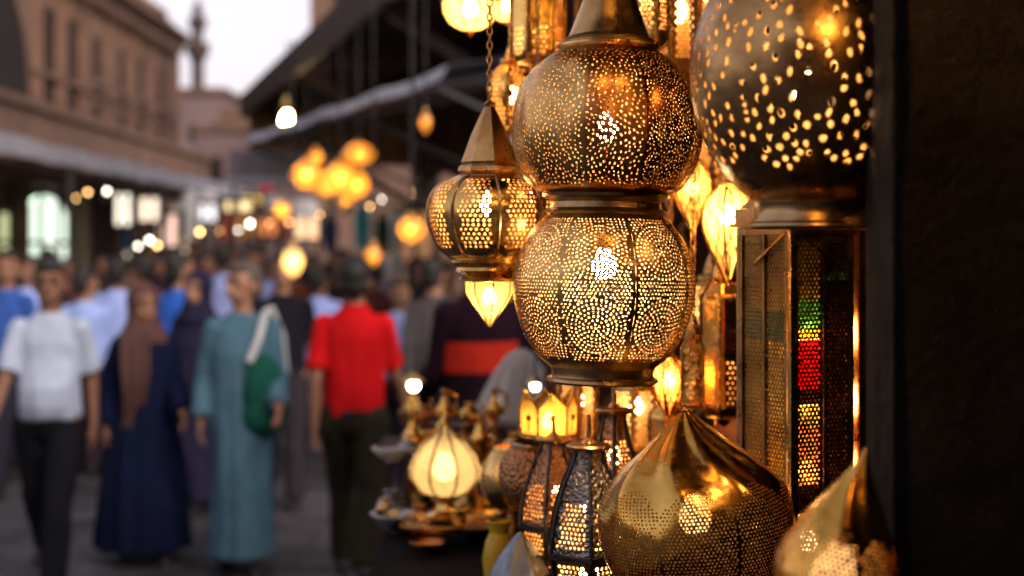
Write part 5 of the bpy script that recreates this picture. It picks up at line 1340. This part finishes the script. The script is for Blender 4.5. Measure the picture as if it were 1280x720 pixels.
# little lamps over the goods
def small_lamp(label, px, py, Y, r, mat, ztop=2.9):
    p_ = P(px, py, Y); t = thing('hanging_bulb', label, 'lamp', p_); bulb(t, 0, r, mat)
    MB().lathe([(r*2.2, r*.8), (r*1.8, r*1.3), (r*.9, r*1.9), (.004, r*2.6)], 24).build('shade', M['brass'], t)
    MB().tube([(0, 0, r*2.4), (.004, 0, .4), (0, 0, ztop-p_.z)], .003, 6).build('cord', M['black'], t); return t
small_lamp('small white bulb hanging right of the red polo man', 517, 482, 5.2, .020, 'bulb_w', 3.6)
small_lamp('small white bulb hanging behind the crown shaped lamp', 669, 483, 4.1, .012, 'bulb_w', 3.0)
lathe_thing('ewer', 'golden ewer on the floor stand under the small white bulb', 'ewer', P(516, 0, 5.5).x, 5.5, 1.07, sc(EWER, .055), 'gold')
t = thing('stand', 'slim dark stand carrying the golden ewer', 'stand', (P(516, 0, 5.5).x, 5.5, 0))
MB().box((0, 0, 1.05), (.24, .24, .036)).build('top', M['wood_d'], t, smooth=False)
for sx in (-1, 1):
    for sy in (-1, 1): MB().bar((sx*.14, sy*.14, 0), (sx*.1, sy*.1, 1.03), .03).build('leg', M['wood_d'], t, smooth=False)

# ---- street lanterns hung under the awnings (blurred yellow)
def street_lantern(label, px, py, hw, hh, Y, col=(1, .50, .07), st=1.0, ztop=3.6, name='street_lantern'):
    s_ = Y/FPX; p_ = P(px, py, Y); t = thing(name, label, 'lantern', p_, 0, 'yellow lanterns hung over the street')
    a, b = hw*s_, hh*s_; m_ = M['glassy'] if st < 1.2 else M['shadeglass']; bulb(t, -.1*b, min(a, b)*.21*st**.5, 'bulb')
    MB().lathe([(a*.25, -b), (a*.7, -b*.72), (a*.98, -b*.2), (a, .1*b), (a*.75, b*.6), (a*.35, b*.88), (a*.15, b)], 28, rm=lambda q, z: 1+.05*cos(8*q)).build('shade', m_, t)
    MB().lathe([(a*.2, b*.92), (a*.3, b*.96), (a*.22, b*1.12), (a*.05, b*1.3)], 20).build('cap', M['brass'], t)
    MB().lathe([(a*.05, -b*1.25), (a*.3, -b*1.05), (a*.28, -b*.95)], 20).build('finial', M['brass'], t)
    if ztop > p_.z+b*1.3: MB().tube([(0, 0, b*1.25), (0, 0, ztop-p_.z)], .006, 6).build('cord', M['black'], t)
    return t
sl = [(449, 192, 20, 14, 11.5, 'topmost squat yellow lantern of the cluster', .95), (383, 218, 19, 18, 12, 'leftmost round yellow lantern of the cluster', .95), (408, 232, 17, 14, 12.6, 'yellow lantern low between the leftmost and the middle one of the cluster', .8),
      (425, 222, 20, 20, 11.8, 'middle round yellow lantern of the cluster', 1.0), (446, 230, 16, 18, 12.3, 'rightmost yellow lantern of the cluster', .9), (395, 196, 9, 12, 13, 'small amber lantern at the upper left of the cluster', .7), (432, 250, 8, 10, 13, 'tiny amber lantern hanging lowest in the cluster', .6),
      (514, 286, 17, 17, 8.5, 'single squat yellow lantern left of the melon shaped brass lantern', .9), (467, 318, 10, 14, 9.5, 'single small orange lantern low under the turquoise cloth', .6), (532, 152, 8, 14, 8.8, 'narrow amber lantern high in front of the dark timber house', .45)]
for px, py, hw, hh, Y, lb, st in sl: street_lantern(lb, px, py, hw, hh, Y, st=st, col=(1, .50, .07) if st > .65 else (1, .36, .05))
street_lantern('bright cream egg shaped lamp above the black t-shirt man', 366, 326, 13, 20, 9.4, (1, .72, .36), 1.5, 3.2)
street_lantern('pale cream lantern hung below the left end of the far grey canopy', 352, 262, 10, 10, 17, (1, .75, .45), 1.0)
p_ = P(359, 151, 16.8); t = thing('canopy_lamp', 'bright warm bulb lamp glowing under the wooden canopy', 'lamp', p_)
bulb(t, 0, .07, 'bulb_hot'); MB().lathe([(.05, .14), (.06, .17), (.05, .24), (.02, .3)], 24).build('cap', M['brass'], t); MB().tube([(0, 0, .28), (0, 0, .95)], .01, 6).build('cord', M['black'], t)
# lit goods boards at the far end, between the rows
def board(px, py, w, h, Y, col, st, label, rz=0):
    w, h = w*1.2, h*1.25
    t = thing('lit_showcase', label, 'showcase', P(px, py, Y), rz, 'lit showcases at the far end'); a, b = S(w, Y)/2, S(h, Y)/2
    MB().box((0, .0, 0), (2*a, .3, 2*b)).build('glass_front', emit('showcase_light_%d' % len(bpy.data.materials), col, st), t, smooth=False)
    m = MB()
    for x_ in (-a, 0, a): m.box((x_, 0, 0), (.05, .36, 2*b+.1))
    m.box((0, 0, b), (2*a+.1, .38, .06)).box((0, 0, -b), (2*a+.1, .38, .06)).build('frame', M['wood_d'], t, smooth=False)
    for x_ in (-a*.9, a*.9): MB().box((x_, .0, -b-.03-(p(t) if False else (t.location.z-b-.03)/2)), (.06, .06, max(.05, t.location.z-b-.03))).build('leg', M['wood_d'], t, smooth=False)
for q in [(157, 262, 18, 34, 23.5, (1, .90, .72), 1.0, 'narrow bright white lit showcase under the awning right of the black doorway'), (190, 262, 22, 26, 24, (1, .80, .60), .8, 'cream lit showcase second from the black doorway'), (212, 288, 22, 34, 24.5, (1, .66, .52), .6, 'pinkish lit showcase in the middle under the awning'), (262, 266, 20, 20, 25, (.95, .90, .92), .75, 'whitish lit showcase right of the pinkish one'), (300, 258, 30, 12, 26, (1, .75, .35), .9, 'low wide cream lit showcase at the end of the left shops'), (318, 250, 20, 10, 26.5, (1, .62, .15), .9, 'yellow lit showcase beside the cream one'), (338, 284, 20, 20, 23, (1, .30, .10), .5, 'orange lit showcase at the centre of the far end'),
          (385, 285, 26, 24, 30, (1, .62, .35), .35, 'dim peach lit showcase right of the orange one'), (520, 300, 40, 60, 21, (1, .5, .25), .10, 'dim amber lit showcase behind the squat yellow lantern')]: board(*q)

# small warm bulbs strung under the awnings along the street
strung = []
for k in range(24):
    px = 95+430*((k*0.618) % 1); py = 238+78*((k*0.377+.13) % 1); Yb = 14+14*((k*.71) % 1)
    if px < 330: Yb = 18+10*((k*.71) % 1)
    p_ = P(px, py, Yb); strung.append((px, 'whitish bulbs' if (k//2) % 3 == 2 else 'amber bulbs')); t = thing('string_bulb', ('small whitish bulb strung among the goods under the street awnings' if (k//2) % 3 == 2 else 'small amber bulb strung among the goods under the street awnings'), 'bulb', p_, 0, 'small warm bulbs strung along the street'); strung[-1] += (t,)
    bulb(t, 0, (.010, .016, .022)[k % 3], ('bulb_s', 'bulb_s', 'bulb_w')[(k//2) % 3]); MB().tube([(0, 0, .04), (.01, 0, .3), (0, 0, 3.2-p_.z)], .005, 5).build('cord', M['black'], t)

# the heap of small metal goods at the back of the goods table
KM = [('pot', POT, 'gold', 'golden'), ('bowl', BOWL, 'gold', 'golden'), ('pot', POT, 'pewter', 'silvery'), ('cup', CUP, 'brass', 'brass'), ('ewer', EWER, 'gold', 'golden'), ('bowl', BOWL, 'ceram', 'white'), ('pot', POT, 'brass', 'brass')]
heap = []
for k in range(40):
    nm, K, mt, word = KM[(k*3) % 7]; row = k % 3
    px = 484+186*((k*.618) % 1); Yb = (3.58, 3.70, 3.80)[row]+.03*((k*.37) % 1); zb = (1.1215, 1.2515, 1.2515)[row]
    if row == 0 and px < 512: zb = 1.1215
    xw = P(px, 0, Yb).x
    if row and not -.27 < xw < .27: xw = max(-.26, min(.26, xw))
    r = .031+.015*((k*.53) % 1)
    if nm == 'ewer': r *= .75
    heap.append((xw/Yb, word+' '+nm+'s', lathe_thing(nm, 'x', nm, xw, Yb, zb, sc(K, r), mt, 'heap of small metal goods')))

ORD = ['leftmost', 'second from the left', 'third from the left', 'fourth from the left', 'fifth from the left', 'sixth from the left', 'seventh from the left', 'eighth from the left', 'ninth from the left', 'tenth from the left']+['%s from the left' % w for w in ('eleventh', 'twelfth', 'thirteenth', 'fourteenth', 'fifteenth', 'sixteenth', 'seventeenth', 'eighteenth', 'nineteenth', 'twentieth')]
for lst, tail in ((heap, 'heaped behind the table lamp'), (strung, 'strung under the awnings')):
    for w in sorted(set(q[1] for q in lst)):
        same = sorted([q for q in lst if q[1] == w], key=lambda q: q[0])
        for n_, q in enumerate(same): q[2]['label'] = '%s of the small %s %s' % (ORD[n_], w, tail)
